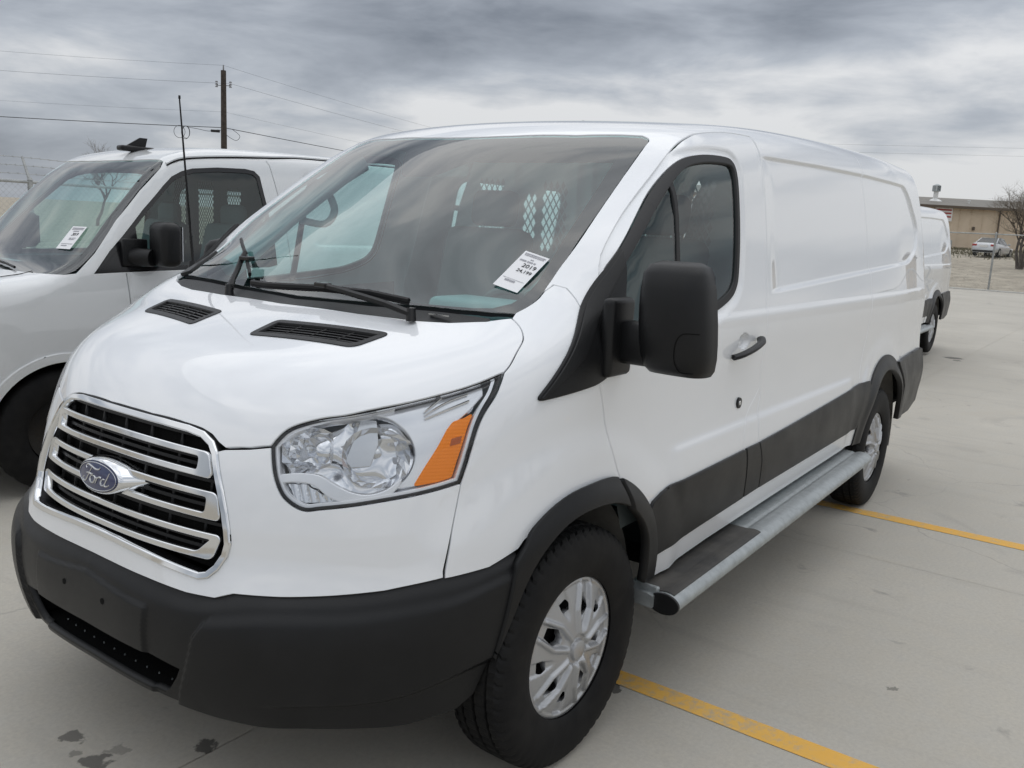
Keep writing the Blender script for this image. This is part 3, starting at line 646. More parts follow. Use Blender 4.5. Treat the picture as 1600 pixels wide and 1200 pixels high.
    b_edge = [(.405, .872, .306), (.368, .900, .340), (.345, .925, .43), (.318, .93, .50), (.292, .937, .58), (.268, .94, .66)]
    half = np.r_[np.array(BUMP_TOP[::-1]), np.array(b_edge[::-1]), yz([(.813, .290), (.747, .292), (.60, .300), (.46, .308), (.34, .314), (.15, .318), (0, .320)])]
    intake = sym(yz([(0, .438), (.26, .434), (.285, .432), (.372, .420), (.352, .385), (.318, .342), (.300, .331), (.15, .334), (0, .337)]))
    P, Nn, F = sheet(implicit(van_f, CYL, bd_), CYL.uv(sym(half)), [rounded(CYL.uv(intake), .0)], h=.0075, hb=.0075, gap=.002, lip=.018, round_=.004)
    bump = obj('front_bumper', P, F, 'black_plastic', van, normals=Nn)
    m_ = MB()
    yy = np.linspace(-.37, .37, 15); fx = yz([(abs(y), .345) for y in yy])[:, 0]+.018
    for i in range(14):
        m_.quad((fx[i]-.03, yy[i], .330), (fx[i+1]-.03, yy[i+1], .330), (.55, yy[i+1]*.95, .322), (.55, yy[i]*.95, .322))
        m_.quad((.66, yy[i], .32), (.66, yy[i+1], .32), (.66, yy[i+1], .46), (.66, yy[i], .46))
    for sg in (1, -1): m_.quad((.842, sg*.345, .336), (.55, sg*.33, .325), (.55, sg*.37, .47), (.842, sg*.395, .46)); m_.quad((.83, sg*.395, .452), (.55, sg*.37, .452), (.55, 0, .46), (.84, 0, .46))
    m_.build('intake_tray', 'void_black', bump)
    for y in np.linspace(-.255, .262, 11):
        m_ = MB(); x = float(yz([(abs(y), .345)])[0][0])-.028; m_.cyl((x-.02, y, .328), (x-.02, y, .333), .0026, .002, 8); m_.build('bolt', 'galvanised', bump, True)
    for y in (-.094, .094):
        m_ = MB(); x = float(implicit(van_f, CYL, bd_)(CYL.uv([(.9, y, .522)]))[0][0][0]); m_.cyl((x-.012, y, .522), (x+.0006, y, .522), .0085, .0085, 16); m_.build('plate_hole', 'void_black', bump, True)
    # ---- headlights
    hl_loop = np.r_[np.array(HL_TOP[::-1]), HL_OUT[::-1][1:], HL_LOW[::-1][1:-1]]
    huv = CYL.uv(hl_loop)
    for s in (1, -1):
        h = empty('headlight'); h.parent = van
        def put(name, m, uv, off, holes=(), **kw):
            P, Nn, F = sheet(implicit(van_f, CYL, off), uv, holes, **kw)
            if s < 0: P, Nn, F = P*[1, -1, 1], Nn*[1, -1, 1], [t[::-1] for t in F]
            return obj(name, P, F, m, h, normals=Nn)
        put('headlight_lens', 'clear_lens', inset(huv, .0028), .001, h=.03, gap=0, lip=.02, round_=.003)
        put('headlight_seal', 'black_plastic', inset(huv, .0005), -.006, [inset(huv, .0045)], h=.02, gap=0, lip=.03)
        def wob(x, y, z): return -.056 + .012*np.sin(48*y+22*z)*np.sin(52*z+19*x)
        put('headlight_tray', 'reflector', inset(huv, .002), wob, h=.008, gap=0, lip=0)
        bw = inset(huv, .0048); put('headlight_rim', 'lamp_silver', bw, -.014, [inset(huv, .0105)], h=.02, gap=0, lip=.035)
        U = lambda pts: CYL.uv(np.array(pts))
        amb = U([(.337, .851, 1.055), (.356, .842, 1.045), (.382, .827, 1.037), (.399, .822, 1.019), (.429, .817, .976), (.461, .806, .932), (.489, .795, .889), (.439, .829, .897), (.408, .847, .906), (.393, .849, .944), (.373, .851, .989), (.355, .85, 1.027)])
        put('turn_signal', 'amber_lens', rounded(amb, .004, 2), -.022, h=.012, hb=.008, gap=0, lip=.02, round_=.003)
        put('signal_bulb', 'amber_dark', U([(.372, .845, 1.004), (.398, .838, .998), (.404, .838, .982), (.378, .847, .988)]), -.0205, h=.02, gap=0, lip=.002)
        # reflectors: two bowls behind the lens
        pix = lambda d: U(d)
        def bowl(cu, cv, ru, rv, depth, name, m_, rows=6, n=20, p_=4.):
            V = []; F = []
            for j in range(rows):
                q = 1-j/(rows-1)*.90
                for k in range(n):
                    t = 2*math.pi*(k+.5*(j % 2))/n; c_, s_ = math.cos(t), math.sin(t); e = (abs(c_)**p_+abs(s_)**p_)**(-1/p_)
                    V.append((cu+ru*q*c_*e, cv+rv*q*s_*e, -depth*(1-q*q) - .028 + .0035*math.sin(5*t+2*j)))
            V = np.array(V); P0, n0 = implicit(van_f, CYL, -.0)(V[:, :2]); P = P0 + n0*V[:, 2:3]
            for j in range(rows-1):
                for k in range(n): F.append((j*n+k, j*n+(k+1) % n, (j+1)*n+(k+1) % n, (j+1)*n+k))
            F.append(tuple((rows-1)*n+k for k in range(n)))
            if s < 0: P = P*[1, -1, 1]; F = [f[::-1] for f in F]
            return obj(name, P, F, m_, h)
        c1 = U([(.540, .703, .962)])[0]; c2 = U([(.650, .566, .962)])[0]
        bowl(c1[0], c1[1], .078, .074, .075, 'reflector', 'reflector', 7, 22, 2.3)
        bowl(c2[0]+.004, c2[1]+.018, .062, .050, .060, 'reflector', 'reflector', 6, 18, 5.)
        for cc, rr, dz in ((c1, .017, .012), (c2, .013, .02)):
            P0, n0 = implicit(van_f, CYL, 0.)(np.array([cc+[0, dz]])); p = P0[0]*[1, s, 1]; n_ = n0[0]*[1, s, 1]
            m_ = MB(); m_.cyl(p-n_*.100, p-n_*.052, rr, rr*.75, 14); m_.cyl(p-n_*.052, p-n_*.046, rr*.75, rr*.3, 14); m_.build('bulb_shield', 'satin_chrome', h, True)
        # upright shield between the two bowls and the grey lower half of the main bowl
        sh = [(c1[0]-.030, c1[1]+.072), (c1[0]-.064, c1[1]-.02), (c1[0]-.052, c1[1]-.035), (c1[0]-.010, c1[1]-.030), (c1[0]+.008, c1[1]+.020), (c1[0]+.006, c1[1]+.072)]
        put('lamp_shield', 'satin_chrome', np.array(sh), -.040, h=.015, gap=0, lip=.02, round_=.003)
        lo_ = [(c1[0]+.070*math.cos(t), c1[1]-.024+.050*math.sin(t)) for t in np.linspace(R(8), R(-188), 20)]
        def dsh_(x, y, z): return -.062 - .02*sst(.93, .99, z)
        put('lower_reflector', 'lamp_grey', np.array(lo_), dsh_, h=.012, gap=0, lip=.0)
        # bright trim: bezel that runs from the round lamp out to the tip, and the swoosh under it
        bez = np.r_[[(c1[0]+.094*math.cos(t), c1[1]+.090*math.sin(t)) for t in np.linspace(R(112), R(-62), 18)], U([(.478, .800, .890), (.446, .818, .938), (.416, .826, .982), (.388, .832, 1.030), (.345, .856, 1.064), (.300, .862, 1.10), (.288, .842, 1.115), (.33, .813, 1.100), (.42, .752, 1.078), (.50, .69, 1.054)])]
        put('headlight_bezel', 'lamp_silver', bez, -.026, h=.012, hb=.01, gap=0, lip=.025, round_=.004)
        for dz, w_ in ((0, .0030), (.016, .0022), (.030, .0022)):
            q = U([(.43, .765, 1.045+dz*.5), (.38, .80, 1.066+dz), (.33, .830, 1.086+dz*.9)]); P0, n0 = implicit(van_f, CYL, -.021)(smooth_curve(q, 5)); m_ = MB(); m_.tube(P0*[1, s, 1], w_, 6); m_.build('bezel_rib', 'chrome', h, True)
        sw = smooth_curve(U([(.694, .535, .905), (.675, .575, .912), (.650, .620, .910), (.628, .655, .890), (.602, .69, .872), (.572, .720, .868), (.540, .748, .880), (.512, .768, .905)]), 4)
        sw2 = smooth_curve(U([(.522, .772, .893), (.545, .755, .866), (.575, .728, .852), (.612, .69, .851), (.640, .650, .864), (.660, .618, .890), (.680, .578, .895), (.697, .540, .890)]), 4)
        put('headlight_trim', 'lamp_silver', np.r_[sw, sw2], -.016, h=.01, hb=.006, gap=0, lip=.03, round_=.004)
        # ribbed lamp below the swoosh
        rb = U([(.690, .555, .882), (.668, .592, .884), (.645, .632, .862), (.622, .675, .846), (.655, .637, .845), (.680, .606, .842), (.692, .58, .85)])
        def ribs(x, y, z): return -.036 + .004*np.abs(np.sin(170*np.arctan2(y, x+.05)*.85+40*z))
        put('ribbed_reflector', 'reflector', rb, ribs, h=.004, hb=.006, gap=0, lip=.01)
    # ---- front fenders
    fend = np.r_[np.array(HOOD_SIDE[::-1]), np.array(WS_SIDE[0:7]), SEAM_A, [(-.060, .905, 1.27)], xz(DOOR_FRONT[::-1][1:]), xz([(-.150, .790), (-.09, .806), (.03, .807), (.11, .797), (.19, .77), (.25, .735)]), [(.268, .935, .716)], np.array(BUMP_TOP[1:3])+[0, 0, -.014], FASC_SEAM[::-1][1:], HL_OUT[1:-1]]
    panel('front_fender', W, van, van_f, FEN, fend, h=.024, gap=.0018, lip=.014, mirror='copy')
    # ---- body shell: roof, pillars, cargo sides
    half = np.r_[xy(WS_TOP[::-1]), WS_SIDE[::-1][:-6], SEAM_A, DOOR_TOP[1:], xz(DOOR_REAR), xz([(-.75, .52), (-.42, .505), (-.395, .44), (-.464, .425), (-.87, .442), (-2.74, .468)]), xz(RARCH[::-1]) if False else xz([(-2.80, .47)] + RARCH[::-1][1:-1] + [(-3.80, .505), (-4.44, .505), (-4.46, .7)]), xz([(-4.462, .9), (-4.45, 1.3), (-4.435, 1.6), (-4.42, 1.8)]), [(-4.405, .72, 2.0), (-4.40, .60, 2.02)], [(-4.40, .3, 2.04), (-4.40, 0, 2.045)]]
    slit = lambda pts, w_=.0016: np.r_[[(a-w_, b) for a, b in pts], [(a+w_, b) for a, b in pts[::-1]]]
    j1 = [(-2.93, 1.975), (-2.93, 1.9), (-2.935, 1.7), (-2.94, 1.436), (-2.915, 1.2), (-2.87, 1.02), (-2.80, .86), (-2.79, .82)]
    j2 = [(-1.335, .93), (-1.30, .85), (-1.285, .78), (-1.285, .74)]
    lw = rounded([(-1.62, 1.33), (-2.62, 1.33), (-2.62, 1.74), (-1.62, 1.74)], .08, 6)
    Rwin = TUBE.uv(xz(lw)*[1, -1, 1])
    rec = np.array(RECESS)
    CREASE = [1.272, 1.264, 1.257, 1.250, 1.243, 1.236, 1.228, .866, .858, .848, .838, .828, .818, .810]
    def near_crease(z): return ((z > 1.2245) & (z < 1.2755)) | ((z > .8065) & (z < .8695))
    def side_z(G):
        a = G[:, 1]/TUBE.k; ta = np.tan(np.clip(a, -1.2, 1.25)); yy_ = np.full(len(G), .95)
        for _ in range(8): yy_ = .5*yy_+.5*Wz(TUBE.z+yy_*ta)
        return np.where(a < math.pi/2, TUBE.z+yy_*ta, 9.)
    def rec_sd(G):
        a = G[:, 1]/TUBE.k; out = np.full(len(G), 9.); k = np.where((a < math.pi/2) & (G[:, 0] < -1.1) & (G[:, 0] > -4.45))[0]
        if len(k):
            ta = np.tan(np.clip(a[k], -1.2, 1.25)); yy_ = np.full(len(k), .9)
            for _ in range(8): yy_ = .5*yy_+.5*(Wz(TUBE.z+yy_*ta)-.01)
            out[k] = sdpoly(rec, G[k, 0], TUBE.z+yy_*ta)
        return out
    def dense(G): s_ = rec_sd(G); return np.abs(s_+.010) < .045
    rows_ = []
    for d_ in (-.006, -.001, .004, .009, .014, .0195, .026):
        L_ = inset(RECESS, d_); L_ = loop_prep(L_, .011, 0, False); rows_.append(TUBE.uv(xz(L_[L_[:, 0] < -1.30])))
    for z_ in CREASE: rows_.append(TUBE.uv(xz([(x_, z_) for x_ in np.arange(-1.20, -4.44, -.03)])))
    P, Nn, F = sheet(implicit(van_f, TUBE), TUBE.uv(sym(half)), [TUBE.uv(xz(slit(j1))), TUBE.uv(xz(slit(j2))), Rwin], h=.042, hb=.02, gap=.0018, lip=.012, dense=dense, h2=.0085, extra=rows_, skip=lambda G: (np.abs(rec_sd(G)+.010) < .020) | near_crease(side_z(G)))
    F = [f_ for f_ in F if np.hypot(*(np.mean([P[i_] for i_ in f_], axis=0)[[0, 2]]-[-3.302, .35])) > .485]      # keep the rear arches clear
    obj('body_shell', P, F, W, van, normals=Nn)
    P, Nn, F = sheet(implicit(van_f, TUBE, -.006), Rwin, h=.1, gap=-.006, lip=0); obj('sliding_door_window', P, F, 'window_glass', van, normals=Nn)
    re = np.r_[xz([(-4.44, .505), (-4.46, .7), (-4.462, .9), (-4.45, 1.3), (-4.435, 1.6), (-4.42, 1.8)]), [(-4.405, .72, 2.0), (-4.40, .60, 2.02), (-4.40, .3, 2.04), (-4.40, 0, 2.045)]]
    re = np.r_[(re*[1, -1, 1])[:-1], re[::-1]]
    rw = rounded([(.10, 1.25), (.66, 1.25), (.60, 1.78), (.10, 1.78)], .07, 5)
    P, Nn, F = sheet(implicit(van_f, REAR), REAR.uv(re), [np.array(rw), np.array(rw)*[-1, 1]], h=.06, gap=.003, lip=.012); obj('rear_door', P, F, W, van, normals=Nn)
    for s in (1, -1): P, Nn, F = sheet(implicit(van_f, REAR, -.005), np.array(rw)*[s, 1], h=.1, gap=-.005, lip=0); obj('rear_window', P, F, 'window_glass', van, normals=Nn)
    for s in (1, -1):
        tl = np.array([(.80, 1.0), (.87, 1.0), (.83, 1.45), (.77, 1.45)])*[s, 1]; P, Nn, F = sheet(implicit(van_f, REAR, .008), tl, h=.04, gap=0, lip=.02); obj('tail_light', P, F, 'red_lens', van, normals=Nn)
    # ---- cab doors
    WIN = [(-.245, 1.452), (-.441, 1.599), (-.55, 1.675), (-.657, 1.739), (-.745, 1.776), (-.836, 1.795), (-.95, 1.808), (-1.085, 1.813), (-1.140, 1.803), (-1.162, 1.765), (-1.150, 1.66), (-1.125, 1.503), (-1.098, 1.385), (-1.065, 1.335), (-1.01, 1.302), (-.90, 1.270), (-.806, 1.258), (-.55, 1.235), (-.25, 1.215), (-.16, 1.22), (-.15, 1.30), (-.19, 1.40)]
    WINS = smooth_curve(np.array(WIN), 3, True)
    door = np.r_[DOOR_TOP, xz(DOOR_REAR[1:]), xz([(-.75, .522), (-.40, .507), (-.388, .53), (-.355, .615), (-.30, .695), (-.235, .755), (-.185, .782)]), xz(DOOR_FRONT)]
    uvd = SIDE.uv(door)
    for s in (1, -1):
        d = empty('cab_door'); d.parent = van
        def put(name, m, uv, off=0., holes=(), par=None, **kw):
            P, Nn, F = sheet(implicit(van_f, SIDE, off), uv, holes, **kw)
            if s < 0: P, Nn, F = P*[1, -1, 1], Nn*[1, -1, 1], [t[::-1] for t in F]
            return obj(name, P, F, m, par or d, normals=Nn)
        def dpress(x, y, z): return -.010*sst(.035, .0, sdpoly(WINS, x, z)) - .018*sst(1., .4, np.hypot((x+1.10)/.060, (z-1.146)/.034))
        put('door_skin', W, uvd, dpress, [inset(WINS, .006)], h=.020, gap=.0036, lip=.014, dense=lambda G: (np.hypot((G[:, 0]+1.1)/.085, (G[:, 1]-1.146)/.055) < 1) | (np.abs(sdpoly(WINS, G[:, 0], G[:, 1])-.018) < .028), h2=.0075, extra=[np.array([(x_, z_) for x_ in np.arange(-.15, -1.42, -.02)]) for z_ in (1.272, 1.264, 1.257, 1.250, 1.243, 1.236, 1.228, .866, .858, .848, .838, .828, .818, .810)], skip=lambda G: ((G[:, 1] > 1.2245) & (G[:, 1] < 1.2755)) | ((G[:, 1] > .8065) & (G[:, 1] < .8695)))
        put('window_seal', 'rubber', inset(WINS, .004), -.0075, [inset(WINS, .026)], h=.02, hb=.014, gap=0, lip=.02, round_=.004)
        put('door_window', 'window_glass', inset(WINS, .02), -.017, h=.08, gap=0, lip=0)
        bar = [(-.600, 1.232), (-.576, 1.232), (-.612, 1.700), (-.634, 1.712)]; put('window_divider', 'rubber', np.array(bar), -.013, h=.04, gap=0, lip=.012)
        put('door_trim', 'dark_trim', np.array(SIDE.uv(xz([(-.15, 1.19), (-1.2, 1.22), (-1.25, .62), (-.3, .62)]))), -.07, h=.1, gap=0, lip=0)
        # handle and lock
        px = lambda x, z, o: implicit(van_f, SIDE, o)(np.array([[x, z]]))[0][0]*[1, s, 1]
        m_ = MB(); c = smooth_curve(np.array([px(-.985, 1.098, .010), px(-1.02, 1.108, .030), px(-1.10, 1.124, .040), px(-1.18, 1.140, .036), px(-1.225, 1.150, .016)]), 5); m_.tube(c, .0165, 10, flat=.011); hd = m_.build('door_handle', 'black_plastic', d, True)
        a = px(-1.101, .915, -.002); b = px(-1.101, .915, .007); m_ = MB(); m_.cyl(a, b, .022, .020, 20); lk = m_.build('door_lock', 'black_plastic', d, True)
        m_ = MB(); m_.cyl(b, b+np.array([0, s*.002, 0]), .009, .008, 14); m_.build('key_barrel', 'satin_chrome', lk, True)
        # lower cladding on the door
        cl = [(-.330, .660), (-.37, .706), (-.43, .724), (-.49, .729), (-.77, .732), (-1.124, .737), (-1.150, .62), (-1.166, .535), (-.75, .522), (-.40, .507), (-.425, .53), (-.40, .605)]
        put('door_cladding', 'black_plastic', np.array(cl), .011, h=.05, gap=.0015, lip=.012, round_=.003)
        # sail panel ahead of the window, mirror
        sail = rounded([(.192, 1.088), (.03, 1.232), (-.070, 1.322), (-.150, 1.388), (-.266, 1.482), (-.212, 1.36), (-.175, 1.24), (-.145, 1.145), (-.05, 1.112)], [.02, 0, 0, 0, .015, .03, .03, .03, .03], 4)
        put('sail_panel', 'black_plastic', sail, .010, h=.03, gap=.0, lip=.014, round_=.004)
        slp = put('sail_ridge', 'black_plastic', rounded([(.187, 1.090), (.03, 1.229), (-.070, 1.318), (-.150, 1.384), (-.259, 1.475), (-.225, 1.425), (-.130, 1.335), (.02, 1.19)], .01, 3), .016, h=.03, gap=0, lip=.008, round_=.003)
        mr = empty('door_mirror'); mr.parent = d
        m_ = MB()
        if s > 0: m_.box((-.150, s*1.045, 1.222), (.075, .16, .120), bev=.022, seg=3); m_.box((-.125, s*.972, 1.235), (.13, .04, .22), bev=.016, seg=3)
        else: m_.box((-.19, s*1.01, 1.225), (.06, .07, .10), bev=.015)
        m_.build('mirror_arm', 'black_plastic', mr, True)
        # housing: rounded shell, flat mirror face towards the rear
        rows = []; V = []; F = []
        zs = [1.146, 1.152, 1.168, 1.20, 1.24, 1.29, 1.34, 1.38, 1.42, 1.442, 1.453]
        hw = [.058, .084, .095, .101, .103, .103, .101, .098, .092, .080, .054]; dp = [.03, .055, .070, .080, .085, .087, .086, .082, .074, .058, .03]
        n_ = 28
        for z, w_, q in zip(zs, hw, dp):
            yc = 1.137-.012*(z-1.3)-.018*(z-1.3)/.15*.6
            for k in range(n_):
                t = math.pi*k/(n_-1)
                V.append((-.185+q*1.25*math.sin(t)**.55 if 0 < k < n_-1 else -.185, yc+w_*math.copysign(abs(math.cos(t))**.55, math.cos(t)), z))
        for i in range(len(zs)-1):
            for k in range(n_-1): F.append((i*n_+k, i*n_+k+1, (i+1)*n_+k+1, (i+1)*n_+k))
        F.append(tuple(range(n_))[::-1]); F.append(tuple((len(zs)-1)*n_+k for k in range(n_)))
        V = [(x, s*y, z) for x, y, z in V]; F = F if s > 0 else [f[::-1] for f in F]
        hs = obj('mirror_housing', V, F, 'black_plastic', mr, smooth=True); hs.data.set_sharp_from_angle(angle=R(60))
        m_ = MB(); V2 = [(-.183, s*(1.137+w_*q-.012*(z-1.3)), z) for z, w_ in zip(zs[1:-1], hw[1:-1]) for q in (.93,)] + [(-.183, s*(1.137-w_*.93-.012*(z-1.3)), z) for z, w_ in list(zip(zs[1:-1], hw[1:-1]))[::-1]]
        m_.bm.faces.new([m_.bm.verts.new(q) for q in V2]); m_.build('mirror_glass', 'reflector' if s > 0 else 'gloss_black', mr)
        # inset lamp cover line on the housing
        q = smooth_curve(np.array([(1.228, 1.272), (1.190, 1.270), (1.172, 1.245), (1.168, 1.20), (1.180, 1.168), (1.215, 1.166)]), 4); pts = []
        for y, z in q:
            i = np.clip(np.interp(z, zs, range(len(zs))), 0, 9.99); w_ = np.interp(z, zs, hw); dd = np.interp(z, zs, dp); yc = 1.137-.012*(z-1.3)-.018*(z-1.3)/.15*.6
            cc = np.clip((y-yc)/w_, -1, 1); t = math.acos(max(-1, min(1, math.copysign(abs(cc)**(1/.55), cc)))); pts.append((-.185+dd*1.25*math.sin(t)**.55+.0004, s*y, z))
        m_ = MB(); m_.tube(pts, .0016, 5); m_.build('mirror_seam', 'void_black', mr)
        if s < 0:      # the far mirror is folded back against the door
            piv = Vector((-.150, -1.02, 0)); Mf = Matrix.Translation(piv + Vector((-.07, 0, -.045))) @ Matrix.Rotation(R(-70), 4, 'Z') @ Matrix.Translation(-piv); mr.matrix_local = Mf
    # ---- wheel-arch flares, cladding, rear bumper
    inn = [(.345, .44), (.315, .52), (.262, .645), (.195, .722), (.10, .768), (-.03, .777), (-.161, .752), (-.262, .685), (-.332, .60), (-.358, .52), (-.361, .44)]
    outl = [(.300, .690), (.268, .728), (.231, .772), (.14, .818), (.03, .840), (-.125, .837), (-.224, .802), (-.306, .737), (-.378, .635), (-.418, .54), (-.425, .443)]
    inn = smooth_curve(np.array(inn), 4); outl = smooth_curve(np.array(outl), 4)
    cut_i, cut_o = [i for i, p in enumerate(inn) if p[0] < -.190][0], [i for i, p in enumerate(outl) if p[0] < -.158][0]
    fl1 = np.r_[outl[:cut_o], inn[:cut_i][::-1]]; fl2 = np.r_[outl[cut_o:], inn[cut_i:][::-1]]
    def flare(x, y, z): return .008+.022*sst(.53, .42, np.hypot(x+.005, z-.36))
    for nm, q in (('front_arch_flare', fl1), ('door_arch_flare', fl2)): panel(nm, 'black_plastic', van, van_f, SIDE, q, off=flare, pts3=False, h=.02, hb=.012, gap=.0025, lip=.03, round_=.004, mirror='copy')
    ro, ri = circ(-3.302, .35, .553, 60, 130, 20), circ(-3.302, .35, .470, 14, 167, 34)
    ro = [(-2.735, .465), (-2.775, .60), (-2.86, .72), (-2.93, .785)] + [p for p in circ(-3.302, .35, .551, 50, 128, 18)][::1] + [(-3.70, .76), (-3.775, .62), (-3.79, .5)]
    def rflare(x, y, z): return .009+.016*sst(.56, .47, np.hypot(x+3.302, z-.35))
    panel('rear_arch_flare', 'black_plastic', van, van_f, SIDE, np.r_[ro, ri[::-1]], off=rflare, pts3=False, h=.025, hb=.014, gap=.001, lip=.03, round_=.004, mirror='copy')
    panel('pillar_cladding', 'black_plastic', van, van_f, SIDE, [(-1.138, .738), (-1.268, .738), (-1.305, .66), (-1.33, .54), (-1.178, .535), (-1.162, .62)], off=.010, pts3=False, h=.05, gap=.0018, lip=.012, round_=.003, mirror='copy')
    panel('side_cladding', 'black_plastic', van, van_f, SIDE, [(-1.272, .738), (-1.6, .748), (-1.88, .759), (-2.3, .776), (-2.78, .797), (-2.94, .795), (-2.86, .72), (-2.775, .60), (-2.745, .558), (-2.0, .548), (-1.335, .54), (-1.309, .66)], off=.011, pts3=False, h=.06, gap=.0018, lip=.012, round_=.003, mirror='copy')
    rb = [(-3.585, .835), (-4.0, .842), (-4.40, .848), (-4.455, .84), (-4.47, .7), (-4.44, .48), (-4.2, .44), (-3.80, .45), (-3.785, .55), (-3.74, .68)]
    panel('rear_bumper', 'black_plastic', van, van_f, SIDE, rb, off=.020, pts3=False, h=.05, gap=.001, lip=.03, round_=.006, mirror='copy')
    m_ = MB(); m_.box((-4.53, 0, .62), (.09, 1.72, .30), bev=.03); m_.build('rear_step_bumper', 'black_plastic', van, True)
    # ---- running boards
    for s in (1, -1):
        b = empty('running_board'); b.parent = van
        n_ = 20; x0, x1 = -.395, -2.70; z0, z1 = .378, .418
        sec = [(1.060+.052*math.cos(t), .033*math.sin(t)) for t in np.linspace(0, 2*math.pi, n_, endpoint=False)]
        def sweep(name, sec, xa, xb, m_, close=True, dz=0., sm=True):
            V = []; F = []; k = len(sec)
            for x in np.linspace(xa, xb, 12):
                t = (x-x0)/(x1-x0)
                V += [(x, s*y, z0+(z1-z0)*t+z+dz) for y, z in sec]
            for i in range(11):
                for j in range(k): F.append((i*k+j, i*k+(j+1) % k, (i+1)*k+(j+1) % k, (i+1)*k+j))
            F += [tuple(range(k))[::-1], tuple(11*k+j for j in range(k))]
            bm_ = MB(); vv = [bm_.bm.verts.new(v) for v in V]
            for f in F: bm_.bm.faces.new([vv[i] for i in f])
            return bm_.build(name, m_, b, sm, 45)
        sweep('board_tube', sec, x0, x1, 'galvanised')
        sweep('board_step', [(.925, -.012), (1.028, -.018), (1.028, .022), (1.010, .027), (.925, .030)], x0+.02, x1, 'galvanised', sm=False)
        sweep('tread_pad', [(.94, .0302), (1.012, .0275), (1.03, .0285), (1.058, .0335), (1.075, .0320), (1.087, .0285), (1.087, .031), (1.074, .0345), (1.058, .036), (1.03, .032), (.94, .0335)], x0-.015, -1.16, 'black_plastic_worn', sm=False)
        m_ = MB(); m_.tube([(x0+.006, s*1.060, z0), (x0-.004, s*1.060, z0)], .053, 24, flat=.034); m_.build('board_end_cap', 'black_plastic', b, True)
        m_ = MB(); m_.box((x0-.01, s*.985, .385), (.02, .10, .075), bev=.006); br = m_.build('board_bracket', 'galvanised', b)
        for x, z in ((-.9, .37), (-2.2, .40)): m_ = MB(); m_.box((x, s*.93, z), (.06, .16, .03)); m_.build('board_bracket', 'galvanised', b)
        m_ = MB(); m_.cyl((x0-.004, s*.987, .392), (x0+.006, s*.987, .392), .010, .009, 10); m_.build('bolt', 'galvanised', br)
    # ---- wheels
    w0 = wheel(van); w0.location = (0, .874, .352); w0.rotation_euler = (0, R(20), R(-2))
    for x, y, rz, ry in ((-3.302, .876, 0, 47), (0, -.874, 180, 10), (-3.302, -.876, 180, 70)):
        c = copy_tree(w0, van); c.location = (x, y, .352); c.rotation_euler = (0, R(ry), R(rz) - (R(2) if x == 0 else 0))
    # wheel housings and underside
    for x, r0, nm in ((0, .44, 'front'), (-3.302, .53, 'rear')):
        for s in (1, -1):
            V = []; F = []; ang = np.linspace(R(38 if x == 0 else 0), R(190), 26)
            for y in (.60, .95 if x else .90): V += [(x-.01+r0*math.cos(a), s*y, .355+r0*math.sin(a)) for a in ang]
            n_ = len(ang); F = [(i, i+1, n_+i+1, n_+i) for i in range(n_-1)] + [tuple(range(n_))]
            obj('wheel_liner', V, F, 'liner_grey', van)
    m_ = MB(); m_.box((-1.9, 0, .44), (5.0, 1.18, .10)); m_.box((-1.65, 0, .455), (2.2, 1.84, .07)); m_.box((-3.302, 0, .36), (.12, 1.5, .12)); m_.box((.1, 0, .33), (.3, 1.3, .12)); m_.box((.30, 0, .62), (.05, 1.2, .6)); m_.box((-2.0, 0, .475), (5.0, 1.7, .02)); m_.build('underbody', 'void_black', van)
    # ---- cab interior
    dsh = MB()
    sec = [(.05, 1.225), (-.02, 1.238), (-.15, 1.232), (-.30, 1.225), (-.40, 1.20), (-.44, 1.15), (-.42, .95), (-.36, .70), (.1, .60)]
    V = [(x, y*(1 if i > 2 else (.74, .80, .90)[i]), z) for y in (-.84, .84) for i, (x, z) in enumerate(sec)]; k = len(sec)
    vv = [dsh.bm.verts.new(v) for v in V]
    for i in range(k): dsh.bm.faces.new((vv[i], vv[(i+1) % k], vv[k+(i+1) % k], vv[k+i]))
    dsh.bm.faces.new(vv[:k]); dsh.bm.faces.new(vv[k:][::-1]); dash = dsh.build('dashboard', 'dash_plastic', van)
    m_ = MB(); m_.box((-.25, .42, 1.255), (.20, .36, .06), bev=.025, seg=3); m_.build('instrument_hood', 'dash_plastic', dash, True)
    st = empty('steering_wheel'); st.parent = van
    c = Vector((-.50, .42, 1.16)); q = Matrix.Rotation(R(-52), 3, 'Y'); ring = [c + q @ Vector((.19*math.cos(t), .19*math.sin(t), 0)) for t in np.linspace(0, 2*math.pi, 36, endpoint=False)]
    m_ = MB(); m_.tube(ring, .016, 8, closed=True); m_.build('steering_rim', 'dark_trim', st, True)
    m_ = MB(); m_.cyl(c + q @ Vector((0, 0, -.03)), c + q @ Vector((0, 0, .02)), .075, .06, 20)
    for t in (0, 120, 240): m_.cyl(c, c + q @ Vector((.18*math.cos(R(t)), .18*math.sin(R(t)), 0)), .018, .014, 8)
    m_.build('steering_hub', 'dark_trim', st, True)
    for y in (.44, -.44):
        se = empty('seat'); se.parent = van
        m_ = MB(); m_.box((-1.02, y, .93), (.50, .50, .16), bev=.05, seg=3); m_.box((-1.02, y, .68), (.40, .42, .36)); m_.build('seat_cushion', 'seat_cloth', se, True)
        m_ = MB(); m_.box((-1.31, y, 1.21), (.14, .47, .60), Matrix.Rotation(R(-12), 3, 'Y'), bev=.05, seg=3); m_.build('seat_backrest', 'seat_cloth', se, True)
        m_ = MB(); m_.box((-1.40, y, 1.60), (.09, .25, .17), Matrix.Rotation(R(-8), 3, 'Y'), bev=.04, seg=3); hr = m_.build('headrest', 'seat_cloth', se, True)
